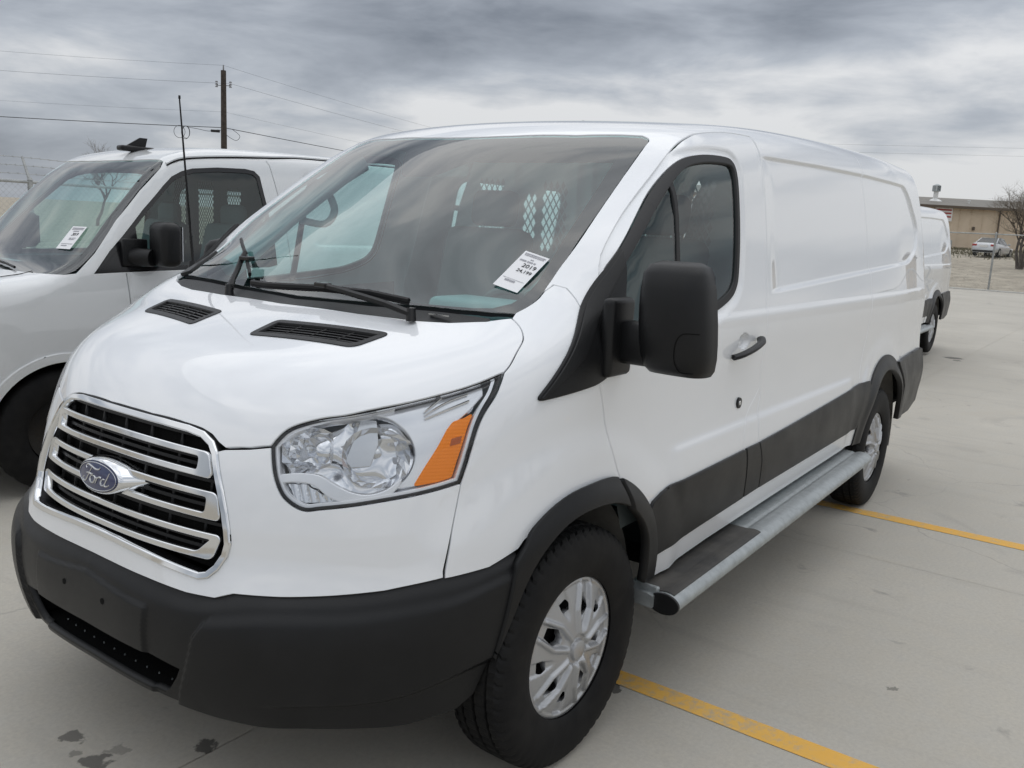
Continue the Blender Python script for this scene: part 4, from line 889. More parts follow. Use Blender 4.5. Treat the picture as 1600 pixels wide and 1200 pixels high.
        m_ = MB(); m_.cyl((-1.39, y-.06, 1.45), (-1.39, y-.06, 1.58), .007); m_.cyl((-1.39, y+.06, 1.45), (-1.39, y+.06, 1.58), .007); m_.build('headrest_post', 'satin_chrome', hr)
    # partition behind the seats: sheet with diamond mesh windows
    pt = empty('partition'); pt.parent = van
    zones = [(-.655, -.505, 1.44, 1.745), (-.375, -.315, 1.455, 1.66), (-.265, -.135, 1.43, 1.735), (.05, .60, 1.44, 1.74)]
    def pnp(Q): return np.c_[np.full(len(Q), -1.56), Q[:, 0], Q[:, 1]], np.tile([1., 0, 0], (len(Q), 1))
    dh = []
    for y0, y1, z0_, z1_ in zones:
        py, pz = .034, .058; j = 0; z = z0_
        while z < z1_:
            y = y0 + (py/2 if j % 2 else 0)
            while y < y1: dh.append([(y-.0125, z), (y, z-.023), (y+.0125, z), (y, z+.023)]); y += py
            z += pz/2; j += 1
    bo = [(-.86, .5), (.86, .5), (.86, 1.3), (.80, 1.6), (.70, 1.86), (.55, 1.90), (-.55, 1.90), (-.70, 1.86), (-.80, 1.6), (-.86, 1.3)]
    P, Nn, F = sheet(pnp, bo, dh, h=.2, hb=.1, gap=0, lip=.0); obj('partition_sheet', P, F, 'partition_grey', pt, normals=Nn)
    for y in (-.08, -.44, .0): m_ = MB(); m_.box((-1.54, y, 1.3), (.03, .03, 1.1)); m_.build('partition_post', 'partition_grey', pt)
    m_ = MB(); m_.box((-1.20, 0, 1.835), (.70, 1.30, .02)); m_.build('headliner', 'dark_trim', van)
    m_ = MB(); m_.box((-.53, .0, 1.725), (.07, .15, .05), Matrix.Rotation(R(-40), 3, 'Y'), bev=.015); m_.build('camera_housing', 'dash_plastic', van, True)
    for s in (1, -1):      # grab handles on the pillars
        m_ = MB(); m_.tube(smooth_curve(np.array([(-.52, s*.79, 1.64), (-.56, s*.74, 1.60), (-.60, s*.73, 1.52), (-.56, s*.745, 1.46), (-.47, s*.79, 1.47)]) + [(-.04), 0, 0.03], 5), .016, 8); m_.build('grab_handle', 'dash_plastic', van, True)
        m_ = MB(); m_.tube(smooth_curve(np.array([(-1.60, s*.86, 1.60), (-1.62, s*.78, 1.58), (-1.63, s*.77, 1.48), (-1.62, s*.78, 1.40), (-1.60, s*.86, 1.38)]), 5), .014, 8); m_.build('grab_handle', 'dash_plastic', van, True)
        m_ = MB(); A = xy([(-.03, .745), (-.12, .755), (-.31, .755), (-.46, .757), (-.60, .757), (-.70, .72)]); m_.tube((A+[-.06, -.03, -.045])*[1, s, 1], .045, 8); m_.build('pillar_trim', 'dash_plastic', van, True)
    # ---- price sticker inside the windshield
    ps = empty('price_sticker'); ps.parent = van
    P4 = xy([(-.128, .645), (-.137, .725), (.017, .721), (.014, .636)])
    P4[2] = P4[1]+P4[3]-P4[0]; nrm = np.cross(P4[1]-P4[0], P4[3]-P4[0]); nrm /= np.linalg.norm(nrm); nrm *= np.sign(nrm[2])
    Pp = P4 + nrm*.0035
    obj('sticker_paper', Pp, [(0, 1, 2, 3)], 'paper', ps)
    tl, tr, br_, bl = Pp; xd = tr-tl; yd = tl-bl; wid = np.linalg.norm(xd); hei = np.linalg.norm(yd)
    def at(u, v): return Vector(tl + xd*u - (tl-bl)*v + nrm*.0012)
    text_obj('sticker_year', '2019', 'ink', ps, .0235, at(.34, .40), xd, yd)
    text_obj('sticker_mileage', '24,199', 'ink', ps, .0185, at(.30, .535), xd, yd)
    m_ = MB()
    r2 = random.Random(4)
    for v, u0, u1, th in ((.06, .08, .92, .004), (.10, .10, .9, .003), (.18, .45, .58, .003), (.245, .10, .36, .005), (.245, .40, .62, .005), (.245, .66, .74, .005), (.75, .08, .92, .0015), (.80, .22, .62, .006)):
        u = u0
        while u < u1:
            w_ = r2.uniform(.02, .06); a = at(u, v); b = at(min(u+w_, u1), v); d = Vector(yd).normalized()*th*.7; m_.quad(a-d, b-d, b+d, a+d); u += w_+.015
    m_.build('sticker_print', 'ink_grey', ps)
    # ---- whip antenna on the right fender, small roof antenna
    an = empty('antenna'); an.parent = van
    b0 = Vector((-.03, -.855, 1.272)); tip = Vector((.01, -.868, 1.925))
    m_ = MB(); m_.cyl(b0-Vector((0, 0, .02)), b0+Vector((.002, -.004, .055)), .028, .011, 14); m_.build('antenna_base', 'black_plastic', an, True)
    m_ = MB(); m_.cyl(b0+Vector((0, 0, .04)), tip, .0058, .0028, 8); m_.cyl(tip, tip+Vector((0, 0, .012)), .0045, .004, 8); m_.build('antenna_mast', 'black_plastic', an, True)
    m_ = MB(); m_.cyl((-1.6, -.1, 1.99), (-1.6, -.1, 2.022), .010, .006, 8); m_.build('roof_antenna', 'black_plastic', van, True)
    return van
van = build_van()
tag(van, 'nearest white cargo van with chrome grille, black bumper and silver wheel covers', 'van', 'parked white vans')
# ------------------------------------------------------------------ same van again, parked further back
van2 = copy_tree(van); van2.location = (-8.28, -1.25, .03)
tag(van2, 'white cargo van parked far behind the nearest van, only its rear quarter in view', 'van', 'parked white vans')
# ------------------------------------------------------------------ older van on the left
def build_old_van():
    V0 = empty('cargo_van', (-.38, -3.25, 0), -.11, .93)
    W = 'paint_white_warm'; f = chev_f; T2 = Map('tube', z=1.10, k=.93)
    X = lambda p: xz(p, f); Y = lambda p: xy(p, f)
    wsl = [(.195, 0), (.165, .54), (.10, .80), (.045, .912)]
    wss = [(-.085, .955, 1.250), (-.20, .930, 1.36), (-.353, .873, 1.551), (-.52, .82, 1.725), (-.67, .78, 1.868), (-.705, .745, 1.905)]
    wst = [(-.69, .60), (-.668, .44), (-.65, .2), (-.645, 0)]
    ws = sym(np.r_[Y(wsl), [(-.02, .955, 1.244)], wss, Y(wst)])
    wsm = Map('top')
    P, Nn, F = sheet(implicit(f, wsm, -.004), wsm.uv(ws), h=.08, gap=.003, lip=0); obj('windshield', P, F, 'windshield_glass', V0, normals=Nn)
    cl = sym(np.r_[Y([(.035, 0), (.02, .3), (-.002, .45), (-.04, .70), (-.058, .80)]), Y([(-.075, .895), (-.10, .898), (-.298, .812), (-.48, .765), (-.61, .718), (-.634, .68), (-.625, .6), (-.605, .4), (-.595, 0)])])
    P, Nn, F = sheet(implicit(f, wsm, -.010), wsm.uv(ws), [wsm.uv(cl)[::-1]], h=.07, gap=.002, lip=0); obj('windshield_border', P, F, 'frit', V0, normals=Nn)
    win = np.array([(-.180, 1.249), (-.285, 1.375), (-.376, 1.465), (-.52, 1.62), (-.668, 1.767), (-.73, 1.825), (-.80, 1.862), (-.877, 1.885), (-1.05, 1.905), (-1.25, 1.912), (-1.315, 1.903), (-1.350, 1.87), (-1.372, 1.676), (-1.385, 1.42), (-1.380, 1.30), (-1.32, 1.285), (-.835, 1.274), (-.354, 1.257)])
    slit = lambda pts, w_=.003: np.r_[[(a-w_, b) for a, b in pts], [(a+w_, b) for a, b in pts[::-1]]]
    ds = [(-.366, 1.47+.0), (-.362, 1.40), (-.363, 1.262), (-.375, 1.064), (-.40, .9)]
    s1 = slit([(-.364, 1.25), (-.375, 1.064), (-.42, .86), (-.45, .6)])
    s2 = slit([(-1.425, 1.975), (-1.44, 1.95), (-1.465, 1.78), (-1.49, 1.5), (-1.49, 1.0), (-1.47, .5)])
    arch = circ(0, .36, .42, 190, -8, 24)
    low = X([(.98, .45)] if False else [(.62, .40)]+[(x, z) for x, z in arch[::-1]]+[(-.5, .36), (-2.0, .36), (-3.0, .36)]+[(x-3.43, z) for x, z in circ(0, .36, .43, -4, 184, 20)]+[(-3.95, .40), (-4.62, .45)])
    half = np.r_[Y([(.90, 0), (.86, .4), (.76, .7)]), X([(.70, .95), (.70, .6)]), low, X([(-4.64, .9), (-4.62, 1.4), (-4.58, 1.8)]), [(-4.55, .6, 2.0), (-4.55, 0, 2.03)]]
    wh = T2.uv(X(win)); whr = T2.uv(X(win)*[1, -1, 1])
    rw_ = rounded([(-1.62, 1.35), (-2.6, 1.35), (-2.6, 1.80), (-1.62, 1.80)], .06, 5)
    cw = T2.uv(X(rw_)*[1, -1, 1])
    rc = rounded([(-1.68, 1.42), (-3.2, 1.42), (-3.2, 1.87), (-1.64, 1.90)], .08, 6)
    def off(x, y, z):
        o = -.010*sst(.004, -.02, np.where((y > 0) & (x < -1.5) & (z > 1.3), sdpoly(rc, x, z), 1))
        # drip rail along the roof edge
        zr = np.interp(x, [-4.6, -1.8, -1.47, -.9, -.8, -.72, -.55], [2.03, 2.02, 1.995, 1.955, 1.932, 1.905, 1.75])
        return o
    def dense(G): 
        a = G[:, 1]/T2.k; P = np.c_[G[:, 0], T2.z+.86*np.tan(np.clip(a, -1.2, 1.2))]; return (a < 1.3) & (np.abs(sdpoly(rc, P[:, 0], P[:, 1])+.01) < .03)
    P, Nn, F = sheet(implicit(f, T2, off), T2.uv(sym(half)), [T2.uv(ws)[::-1], wh, whr, T2.uv(X(s1)), T2.uv(X(s2)), cw], h=.055, hb=.022, gap=.001, lip=.014, dense=dense, h2=.012)
    obj('body_shell', P, F, W, V0, normals=Nn)
    m_ = MB(); q = Y([(.30, .80), (.20, .79), (.088, .78), (.05, .80)]) if False else np.array([(.62, .79, 1.13), (.40, .80, 1.185), (.257, .805, 1.211), (.15, .79, 1.228), (.075, .77, 1.236)]); q = np.array([Y([(p[0], p[1])])[0] for p in q]); m_.tube(q-[0, 0, .0005], .0022, 5); m_.build('hood_seam', 'void_black', V0)
    for s in (1, -1):
        q = onto([(-.714, .770, 1.902), (-.789, .757, 1.937), (-.90, .745, 1.957), (-1.15, .735, 1.985), (-1.466, .72, 2.005), (-1.79, .70, 2.02), (-2.6, .69, 2.02), (-3.6, .68, 2.02), (-4.4, .66, 1.99)], T2, f); m_ = MB(); m_.tube(smooth_curve(q, 4)*[1, s, 1], .009, 6); m_.build('drip_rail', W, V0, True)
        m_ = MB(); m_.tube(smooth_curve(q+[0, .010, -.010], 4)*[1, s, 1], .0045, 5); m_.build('drip_rail_seal', 'void_black', V0)
    FR = Map('cyl', c=.1, k=.8)
    fr = np.r_[Y([(.90, 0), (.86, .4), (.76, .7)]), X([(.70, .95), (.70, .6), (.62, .40)]), yz([(.85, .35), (.4, .33), (0, .33)], f)]
    P, Nn, F = sheet(implicit(f, FR), FR.uv(sym(fr)), h=.08, gap=.002, lip=.01); obj('front_end', P, F, W, V0, normals=Nn)
    gq = sym(yz([(0, .98), (.45, .97), (.47, .70), (0, .70)], f)); P, Nn, F = sheet(implicit(f, FR, .006), FR.uv(gq), h=.1, gap=0, lip=.02); obj('grille', P, F, 'black_plastic', V0, normals=Nn)
    bq = sym(yz([(0, .60), (.80, .60), (.84, .42), (0, .40)], f)); P, Nn, F = sheet(implicit(f, FR, .03), FR.uv(bq), h=.1, gap=0, lip=.05); obj('front_bumper', P, F, 'black_plastic', V0, normals=Nn)
    for s in (1, -1):
        q = yz([(.50, .96), (.72, .95), (.72, .78), (.50, .78)], f)*[1, s, 1]; P, Nn, F = sheet(implicit(f, FR, .008), FR.uv(q), h=.06, gap=0, lip=.02); obj('headlight', P, F, 'clear_lens' if False else 'lamp_silver', V0, normals=Nn)
        def put(name, m, uv, o, holes=(), **kw):
            P, Nn, F = sheet(implicit(f, SIDE, o), uv, holes, **kw)
            if s < 0: P, Nn, F = P*[1, -1, 1], Nn*[1, -1, 1], [t[::-1] for t in F]
            return obj(name, P, F, m, V0, normals=Nn)
        put('window_seal', 'gloss_black', inset(win, -.002), -.003, [inset(win, .026)], h=.03, gap=0, lip=.012)
        put('door_window', 'window_glass', inset(win, .02), -.010, h=.1, gap=0, lip=0)
        put('window_sail', 'gloss_black', np.array([(-.200, 1.258), (-.300, 1.376), (-.376, 1.455), (-.46, 1.54), (-.46, 1.262)]), -.006, h=.05, gap=0, lip=.01)
        put('door_trim', 'dark_trim', np.array([(-.2, 1.24), (-1.45, 1.26), (-1.45, .7), (-.4, .7)]), -.08, h=.1, gap=0, lip=0)
        ao, ai = circ(0, .36, .452, 178, 4, 30), circ(0, .36, .408, 4, 178, 30)
        put('wheel_arch_lip', W, np.array(ao+ai), .013, h=.03, hb=.02, gap=0, lip=.02, round_=.006)
        mr = empty('door_mirror'); mr.parent = V0
        m_ = MB(); m_.box((-.545, s*1.085, 1.425), (.13, .21, .26), bev=.05, seg=4); m_.build('mirror_housing', 'black_plastic', mr, True)
        m_ = MB(); m_.cyl((-.42, s*.95, 1.345), (-.48, s*1.06, 1.345), .055, .05, 14); m_.box((-.42, s*.955, 1.37), (.15, .03, .16), bev=.01); m_.build('mirror_arm', 'black_plastic', mr, True)
        m_ = MB(); m_.box((-.612, s*1.085, 1.43), (.004, .15, .20)); m_.build('mirror_glass', 'reflector', mr)
        # front and rear wheels
        for x in (0, -3.43):
            w = empty('wheel'); w.parent = V0; w.location = (x, s*.86, .36)
            prof = [(.09, .2), (.105, .225), (.112, .27), (.108, .31), (.095, .345), (.08, .358), (.03, .362), (-.03, .362), (-.08, .358), (-.1, .34), (-.11, .27), (-.1, .2)]
            n_ = 72; k = len(prof); VV = []; FF = []
            for i in range(n_):
                for j, (y, r) in enumerate(prof): a = 2*math.pi*i/n_; rr = r-(.006 if i % 2 and 3 < j < 9 else 0); VV.append((rr*math.sin(a), s*y, rr*math.cos(a)))
            for i in range(n_):
                for j in range(k-1): FF.append((i*k+j, i*k+j+1, ((i+1) % n_)*k+j+1, ((i+1) % n_)*k+j))
            if s < 0: FF = [q_[::-1] for q_ in FF]
            t_ = obj('tyre', VV, FF, 'tyre', w, smooth=True); t_.data.set_sharp_from_angle(angle=R(40))
            m_ = MB(); m_.cyl((0, s*.03, 0), (0, s*.06, 0), .2, .19, 32); m_.cyl((0, s*.05, 0), (0, s*.10, 0), .08, .06, 20); m_.build('rim', 'gloss_black', w, True)
            VV = []; FF = []; ang = np.linspace(R(-10), R(190), 20); r0 = .455
            for y in (.55, .975): VV += [(x+r0*math.cos(a), s*y, .36+r0*math.sin(a)) for a in ang]
            n_ = len(ang); FF = [(i, i+1, n_+i+1, n_+i) for i in range(n_-1)]+[tuple(range(n_))]
            obj('wheel_liner', VV, FF, 'void_black', V0)
    re = Map('rear'); q = np.r_[X([(-4.62, .45), (-4.64, .9), (-4.62, 1.4), (-4.58, 1.8)]), [(-4.55, .6, 2.0), (-4.55, 0, 2.03)]]; q = np.r_[(q*[1, -1, 1])[:-1], q[::-1]]
    P, Nn, F = sheet(implicit(f, re), re.uv(q), h=.1, gap=.002, lip=.01); obj('rear_door', P, F, W, V0, normals=Nn)
    P, Nn, F = sheet(implicit(f, T2, -.006), cw, h=.15, gap=-.006, lip=0); obj('cargo_window', P, F, 'window_glass', V0, normals=Nn)
    m_ = MB(); m_.box((-1.9, 0, .40), (5.0, 1.1, .12)); m_.box((-1.7, 0, .42), (2.4, 1.84, .08)); m_.build('underbody', 'void_black', V0)
    # cabin
    m_ = MB(); m_.box((-.10, 0, 1.06), (.50, 1.78, .34), bev=.05, seg=3); m_.build('dashboard', 'dash_plastic', V0, True)
    for y in (.46, -.46):
        se = empty('seat'); se.parent = V0
        m_ = MB(); m_.box((-1.0, y, .98), (.5, .5, .16), bev=.05); m_.build('seat_cushion', 'seat_cloth', se, True)
        m_ = MB(); m_.box((-1.27, y, 1.27), (.15, .48, .56), Matrix.Rotation(R(-12), 3, 'Y'), bev=.05); m_.build('seat_backrest', 'seat_cloth', se, True)
        m_ = MB(); m_.box((-1.35, y, 1.60), (.09, .26, .16), bev=.04); m_.build('headrest', 'seat_cloth', se, True)
    m_ = MB(); ring = [Vector((-.55, .46, 1.22)) + Matrix.Rotation(R(-55), 3, 'Y') @ Vector((.19*math.cos(t), .19*math.sin(t), 0)) for t in np.linspace(0, 2*math.pi, 32, endpoint=False)]; m_.tube(ring, .015, 8, closed=True); m_.build('steering_rim', 'dark_trim', V0, True)
    dh = []
    for y0, y1, z0, z1 in ((-.86, -.62, 1.38, 1.83), (-.40, -.18, 1.38, 1.83), (.02, .2, 1.40, 1.80), (.5, .74, 1.4, 1.8)):
        z = z0; j = 0
        while z < z1:
            y = y0 + (.017 if j % 2 else 0)
            while y < y1: dh.append([(y-.011, z), (y, z-.017), (y+.011, z), (y, z+.017)]); y += .034
            z += .0225; j += 1
    def pnp(Q): return np.c_[np.full(len(Q), -1.56), Q[:, 0], Q[:, 1]], np.tile([1., 0, 0], (len(Q), 1))
    P, Nn, F = sheet(pnp, [(-.9, .5), (.9, .5), (.9, 1.4), (.78, 1.85), (.7, 1.97), (-.7, 1.97), (-.78, 1.85), (-.9, 1.4)], dh, h=.3, hb=.15, gap=0, lip=0); obj('partition', P, F, 'dark_trim', V0, normals=Nn)
    # roof fin
    fb = float(Y([(-.80, .19)])[0][2]); fn = empty('roof_fin'); fn.parent = V0
    m_ = MB(); m_.box((-.80, .19, fb+.010), (.23, .085, .035), bev=.014, seg=3); m_.build('fin_base', 'black_plastic', fn, True)
    m_ = MB(); m_.prism([(-.73, .182, fb+.025), (-.86, .182, fb+.025), (-.875, .182, fb+.085), (-.825, .182, fb+.085)], (0, .016, 0)); m_.build('fin_blade', 'black_plastic', fn)
    # sticker
    ps = empty('price_sticker'); ps.parent = V0
    P4 = Y([(-.244, .545), (-.262, .70), (-.140, .755), (-.120, .60)]); P4[2] = P4[1]+P4[3]-P4[0]; nrm = np.cross(P4[1]-P4[0], P4[3]-P4[0]); nrm *= np.sign(nrm[2])/np.linalg.norm(nrm); P4 = P4+nrm*.003
    obj('sticker_paper', P4, [(0, 1, 2, 3)], 'paper', ps)
    tl, tr, br_, bl = P4; xd = tr-tl; yd = tl-bl
    at = lambda u, v: Vector(tl+xd*u-yd*v+nrm*.0012)
    text_obj('sticker_year', '2019', 'ink', ps, .034, at(.36, .42), xd, yd); text_obj('sticker_mileage', '36,827', 'ink_grey', ps, .026, at(.36, .60), xd, yd)
    m_ = MB()
    for v, u0, u1, th in ((.08, .1, .9, .004), (.14, .1, .9, .003), (.22, .3, .7, .004), (.78, .12, .9, .002), (.86, .2, .6, .004)):
        a, b = at(u0, v), at(u1, v); d = Vector(yd).normalized()*th; m_.quad(a-d, b-d, b+d, a+d)
    m_.build('sticker_print', 'ink_grey', ps)
    w = empty('wiper'); w.parent = V0
    A = Y([(.115, .62), (.10, .45), (.09, .25), (.09, 0)]); m_ = MB(); m_.tube(A+[0, 0, .012], .008, 6); m_.build('wiper_blade', 'black_plastic', w, True)
    return V0
old = build_old_van()
tag(old, 'older white van at the far left with a black fin on its roof', 'van', 'parked white vans')
# ------------------------------------------------------------------ ground
def concrete():
    m, t, p, L = mat('concrete'); p.inputs['Roughness'].default_value = .82
    tc = N(t, 'ShaderNodeNewGeometry'); P = tc.outputs['Position']
    def noise(s, d=6., r=.6, dist=0.):
        n = N(t, 'ShaderNodeTexNoise', i_Scale=s, i_Detail=d, i_Roughness=r, i_Distortion=dist); L(P, n.inputs['Vector']); return n.outputs[0]
    def rng_(v, a, b, c=0., d=1.):
        n = N(t, 'ShaderNodeMapRange', i_1=a, i_2=b, i_3=c, i_4=d); L(v, n.inputs[0]); return n.outputs[0]
    def mix(f, a, b, bt='MIX'):
        n = N(t, 'ShaderNodeMix', data_type='RGBA', blend_type=bt)
        for k, v in ((0, f), (6, a), (7, b)):
            if isinstance(v, (tuple, float)): n.inputs[k].default_value = (*v, 1) if isinstance(v, tuple) else v
            else: L(v, n.inputs[k])
        return n.outputs[2]
    c = mix(rng_(noise(.55, 5., .55, .4), .34, .66), (.425, .392, .330), (.545, .505, .430))
    c = mix(rng_(noise(2.6, 7., .62), .35, .7, 0, .7), c, (.475, .445, .382))
    c = mix(rng_(noise(9., 7., .7), .40, .78, 0, .45), c, (.46, .45, .42))
    c = mix(rng_(noise(.9, 8., .66, 1.2), .60, .74, 0, .42), c, (.235, .222, .20))             # broad grime
    c = mix(rng_(noise(4.3, 5., .6, .6), .655, .73, 0, .55), c, (.20, .188, .17))               # smaller spots
    c = mix(rng_(noise(.33, 6., .6, 1.0), .62, .75, 0, .35), c, (.44, .36, .26))               # rusty tint
    # tyre-rubbed streaks across the stalls, hairline cracks, aggregate
    sm = N(t, 'ShaderNodeMapping'); sm.inputs['Scale'].default_value = (5.5, .55, 1); L(P, sm.inputs[0]); sn = N(t, 'ShaderNodeTexNoise', i_Scale=1.1, i_Detail=6., i_Roughness=.62, i_Distortion=.4); L(sm.outputs[0], sn.inputs['Vector'])
    c = mix(rng_(sn.outputs[0], .55, .78, 0, .34), c, (.27, .255, .23))
    vo = N(t, 'ShaderNodeTexVoronoi', feature='DISTANCE_TO_EDGE', i_Scale=.42); wv0 = N(t, 'ShaderNodeTexNoise', i_Scale=1.7, i_Detail=6.); L(P, wv0.inputs['Vector']); wa = N(t, 'ShaderNodeVectorMath', operation='MULTIPLY_ADD'); L(wv0.outputs['Color'], wa.inputs[0]); wa.inputs[1].default_value = (.5, .5, 0); L(P, wa.inputs[2]); L(wa.outputs[0], vo.inputs['Vector'])
    ck = N(t, 'ShaderNodeMath', operation='MULTIPLY'); L(rng_(vo.outputs['Distance'], .0028, .0008), ck.inputs[0]); L(rng_(noise(.35, 3.), .50, .58, 0, .30), ck.inputs[1])
    c = mix(ck.outputs[0], c, (.14, .13, .115))
    c = mix(rng_(noise(70., 4., .7), .35, .75, 0, .34), c, (.25, .24, .22))
    c = mix(rng_(noise(240., 2., .6), .40, .8, 0, .16), c, (.56, .55, .52))
    # old wet drips with ragged edges in front of the bumper and by the far van
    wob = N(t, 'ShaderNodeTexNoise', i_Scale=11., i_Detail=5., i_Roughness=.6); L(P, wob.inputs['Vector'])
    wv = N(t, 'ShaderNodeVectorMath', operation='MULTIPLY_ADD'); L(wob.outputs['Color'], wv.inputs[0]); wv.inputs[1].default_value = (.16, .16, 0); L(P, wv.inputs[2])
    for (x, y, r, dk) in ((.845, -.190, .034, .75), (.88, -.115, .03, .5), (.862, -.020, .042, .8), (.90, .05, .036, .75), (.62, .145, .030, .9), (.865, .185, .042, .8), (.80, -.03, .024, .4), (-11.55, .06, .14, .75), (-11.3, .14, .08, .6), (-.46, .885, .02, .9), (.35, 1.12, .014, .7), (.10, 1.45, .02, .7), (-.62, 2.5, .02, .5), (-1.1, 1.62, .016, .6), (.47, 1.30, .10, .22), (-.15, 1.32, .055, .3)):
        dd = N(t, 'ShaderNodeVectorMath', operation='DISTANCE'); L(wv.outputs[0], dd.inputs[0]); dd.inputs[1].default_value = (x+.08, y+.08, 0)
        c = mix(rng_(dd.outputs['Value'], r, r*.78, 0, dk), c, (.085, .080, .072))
    L(c, p.inputs['Base Color'])
    b = N(t, 'ShaderNodeBump', i_Strength=.32, i_Distance=.004); L(noise(160., 5., .7), b.inputs['Height']); L(b.outputs[0], p.inputs['Normal'])
concrete()
def line_paint():
    m, t, p, L = mat('line_paint'); p.inputs['Roughness'].default_value = .7
    g = N(t, 'ShaderNodeNewGeometry')
    n = N(t, 'ShaderNodeTexNoise', i_Scale=26., i_Detail=8., i_Roughness=.72); L(g.outputs['Position'], n.inputs['Vector'])
    n2 = N(t, 'ShaderNodeTexNoise', i_Scale=3., i_Detail=4.); L(g.outputs['Position'], n2.inputs['Vector'])
    s = N(t, 'ShaderNodeMath', operation='MULTIPLY_ADD', i_1=.35); L(n2.outputs[0], s.inputs[0]); L(n.outputs[0], s.inputs[2])
    r = N(t, 'ShaderNodeMapRange', i_1=.66, i_2=.86, i_3=0, i_4=.85); L(s.outputs[0], r.inputs[0])
    v = N(t, 'ShaderNodeMix', data_type='RGBA', i_6=(.78, .40, .045, 1), i_7=(.72, .45, .12, 1)); L(n2.outputs[0], v.inputs[0])
    mx = N(t, 'ShaderNodeMix', data_type='RGBA', i_7=(.40, .36, .28, 1)); L(r.outputs[0], mx.inputs[0]); L(v.outputs[2], mx.inputs[6]); L(mx.outputs[2], p.inputs['Base Color'])
line_paint()
simple('joint_filler', (.20, .19, .175), .9, noise=(8, .3, (.30, .29, .27)))
simple('gravel_ground', (.36, .315, .245), .95, noise=(1.3, .3, (.48, .43, .345)), bump=(30, .5, .03))
simple('dry_grass', (.085, .085, .040), .95, noise=(2.2, .35, (.16, .135, .075)), bump=(25, .6, .05))
simple('kerb_concrete', (.46, .45, .42), .85, noise=(6, .15, (.54, .53, .50)))
# far terrain: rises gently beyond the lot
def hgt(x, y):
    d = np.maximum(0, -36.5-x); return -.03 + .0345*np.minimum(d, 42) + .004*np.maximum(0, d-42)
xs = np.r_[np.linspace(-900, -140, 8), np.linspace(-120, -36.5, 24), [-30, 0, 60, 200, 900]]; ys = np.r_[np.linspace(-900, -120, 6), np.linspace(-100, 100, 21), np.linspace(150, 900, 5)]
XX, YY = np.meshgrid(xs, ys, indexing='ij'); ZZ = hgt(XX, YY); nx, ny = XX.shape
tag(obj('terrain', np.c_[XX.ravel(), YY.ravel(), ZZ.ravel()], [(i*ny+j, (i+1)*ny+j, (i+1)*ny+j+1, i*ny+j+1) for i in range(nx-1) for j in range(ny-1)], 'gravel_ground', smooth=True), kind='structure')
# concrete lot cast in slabs with open joints
LOT = (-34.9, 14.0, -13.2, 32.0)
lot = tag(empty('parking_lot'), kind='structure')
j_ = MB(); j_.box(((LOT[0]+LOT[1])/2, (LOT[2]+LOT[3])/2, -.075), (LOT[1]-LOT[0]-.02, LOT[3]-LOT[2]-.02, .12)); j_.build('joint_bed', 'joint_filler', lot)
sx, sy = 5.25, 4.6; gx = [LOT[0]]; x = -2.4-5.25*6
while x < LOT[1]: gx.append(x); x += sx
gx.append(LOT[1]); gy = [LOT[2]]; y = .17-4.6*2
while y < LOT[3]: gy.append(y); y += sy
gy.append(LOT[3]); slab_me = {}
for a, b in zip(gx, gx[1:]):
    for c, d in zip(gy, gy[1:]):
        key = (round(b-a, 3), round(d-c, 3))
        if key not in slab_me:
            m_ = MB(); m_.box((0, 0, -.05), (b-a-.0045, d-c-.0045, .10), bev=.002, seg=1); o = m_.build('concrete_slab', 'concrete', lot); slab_me[key] = o.data
        else: o = link_mesh('concrete_slab', slab_me[key], None, lot)
        o.location = ((a+b)/2, (c+d)/2, 0)
m_ = MB(); m_.box((LOT[0]-.16, (LOT[2]+LOT[3])/2, -.02), (.30, LOT[3]-LOT[2], .12), bev=.015); tag(m_.build('kerb', 'kerb_concrete'), kind='structure')
for x0, x1, y0, y1 in ((-.57, -.475, -1.9, 4.6), (-3.19, -3.085, -1.9, 4.6)):
    n_ = 40; V = []
    for i in range(n_+1):
        y = y0+(y1-y0)*i/n_; V += [(x0+rng.uniform(-.0022, .0022), y, .002), (x1+rng.uniform(-.0022, .0022), y, .002)]
    tag(obj('parking_line', V, [(2*i, 2*i+1, 2*i+3, 2*i+2) for i in range(n_)], 'line_paint'), kind='structure')
# stones scattered on the gravel strip
st_ = MB()
for i in range(2600):
    x = -37.0-abs(rng.normal(0, 11)); y = rng.uniform(-16, 9); s = rng.uniform(.02, .07); z = float(hgt(x, y))
    r_ = bmesh.ops.create_icosphere(st_.bm, subdivisions=1, radius=s) if i < 0 else None
    a = [(x+s*math.cos(t+i), y+s*math.sin(t+i), z) for t in (0, 2.1, 4.2)]; v4 = [st_.bm.verts.new(q) for q in a+[(x, y, z+s*.7)]]
    for f in ((0, 1, 3), (1, 2, 3), (2, 0, 3)): st_.bm.faces.new([v4[k] for k in f])
simple('stone', (.38, .34, .27), .9, noise=(3, .3, (.52, .48, .40)))
tag(st_.build('gravel', 'stone'), kind='stuff')
gs = MB()
for i in range(9000):
    x = rng.uniform(-84, -67) if i % 3 else rng.uniform(-90, -62); y = rng.uniform(-28, 6); z = float(hgt(x, y)); h_ = rng.uniform(.05, .22); dx, dy = rng.normal(0, .05, 2); w_ = .03
    v3 = [gs.bm.verts.new(q) for q in ((x, y-w_, z-.01), (x, y+w_, z-.01), (x+dx, y+dy, z+h_))]; gs.bm.faces.new(v3)
tag(gs.build('grass', 'dry_grass'), kind='stuff')
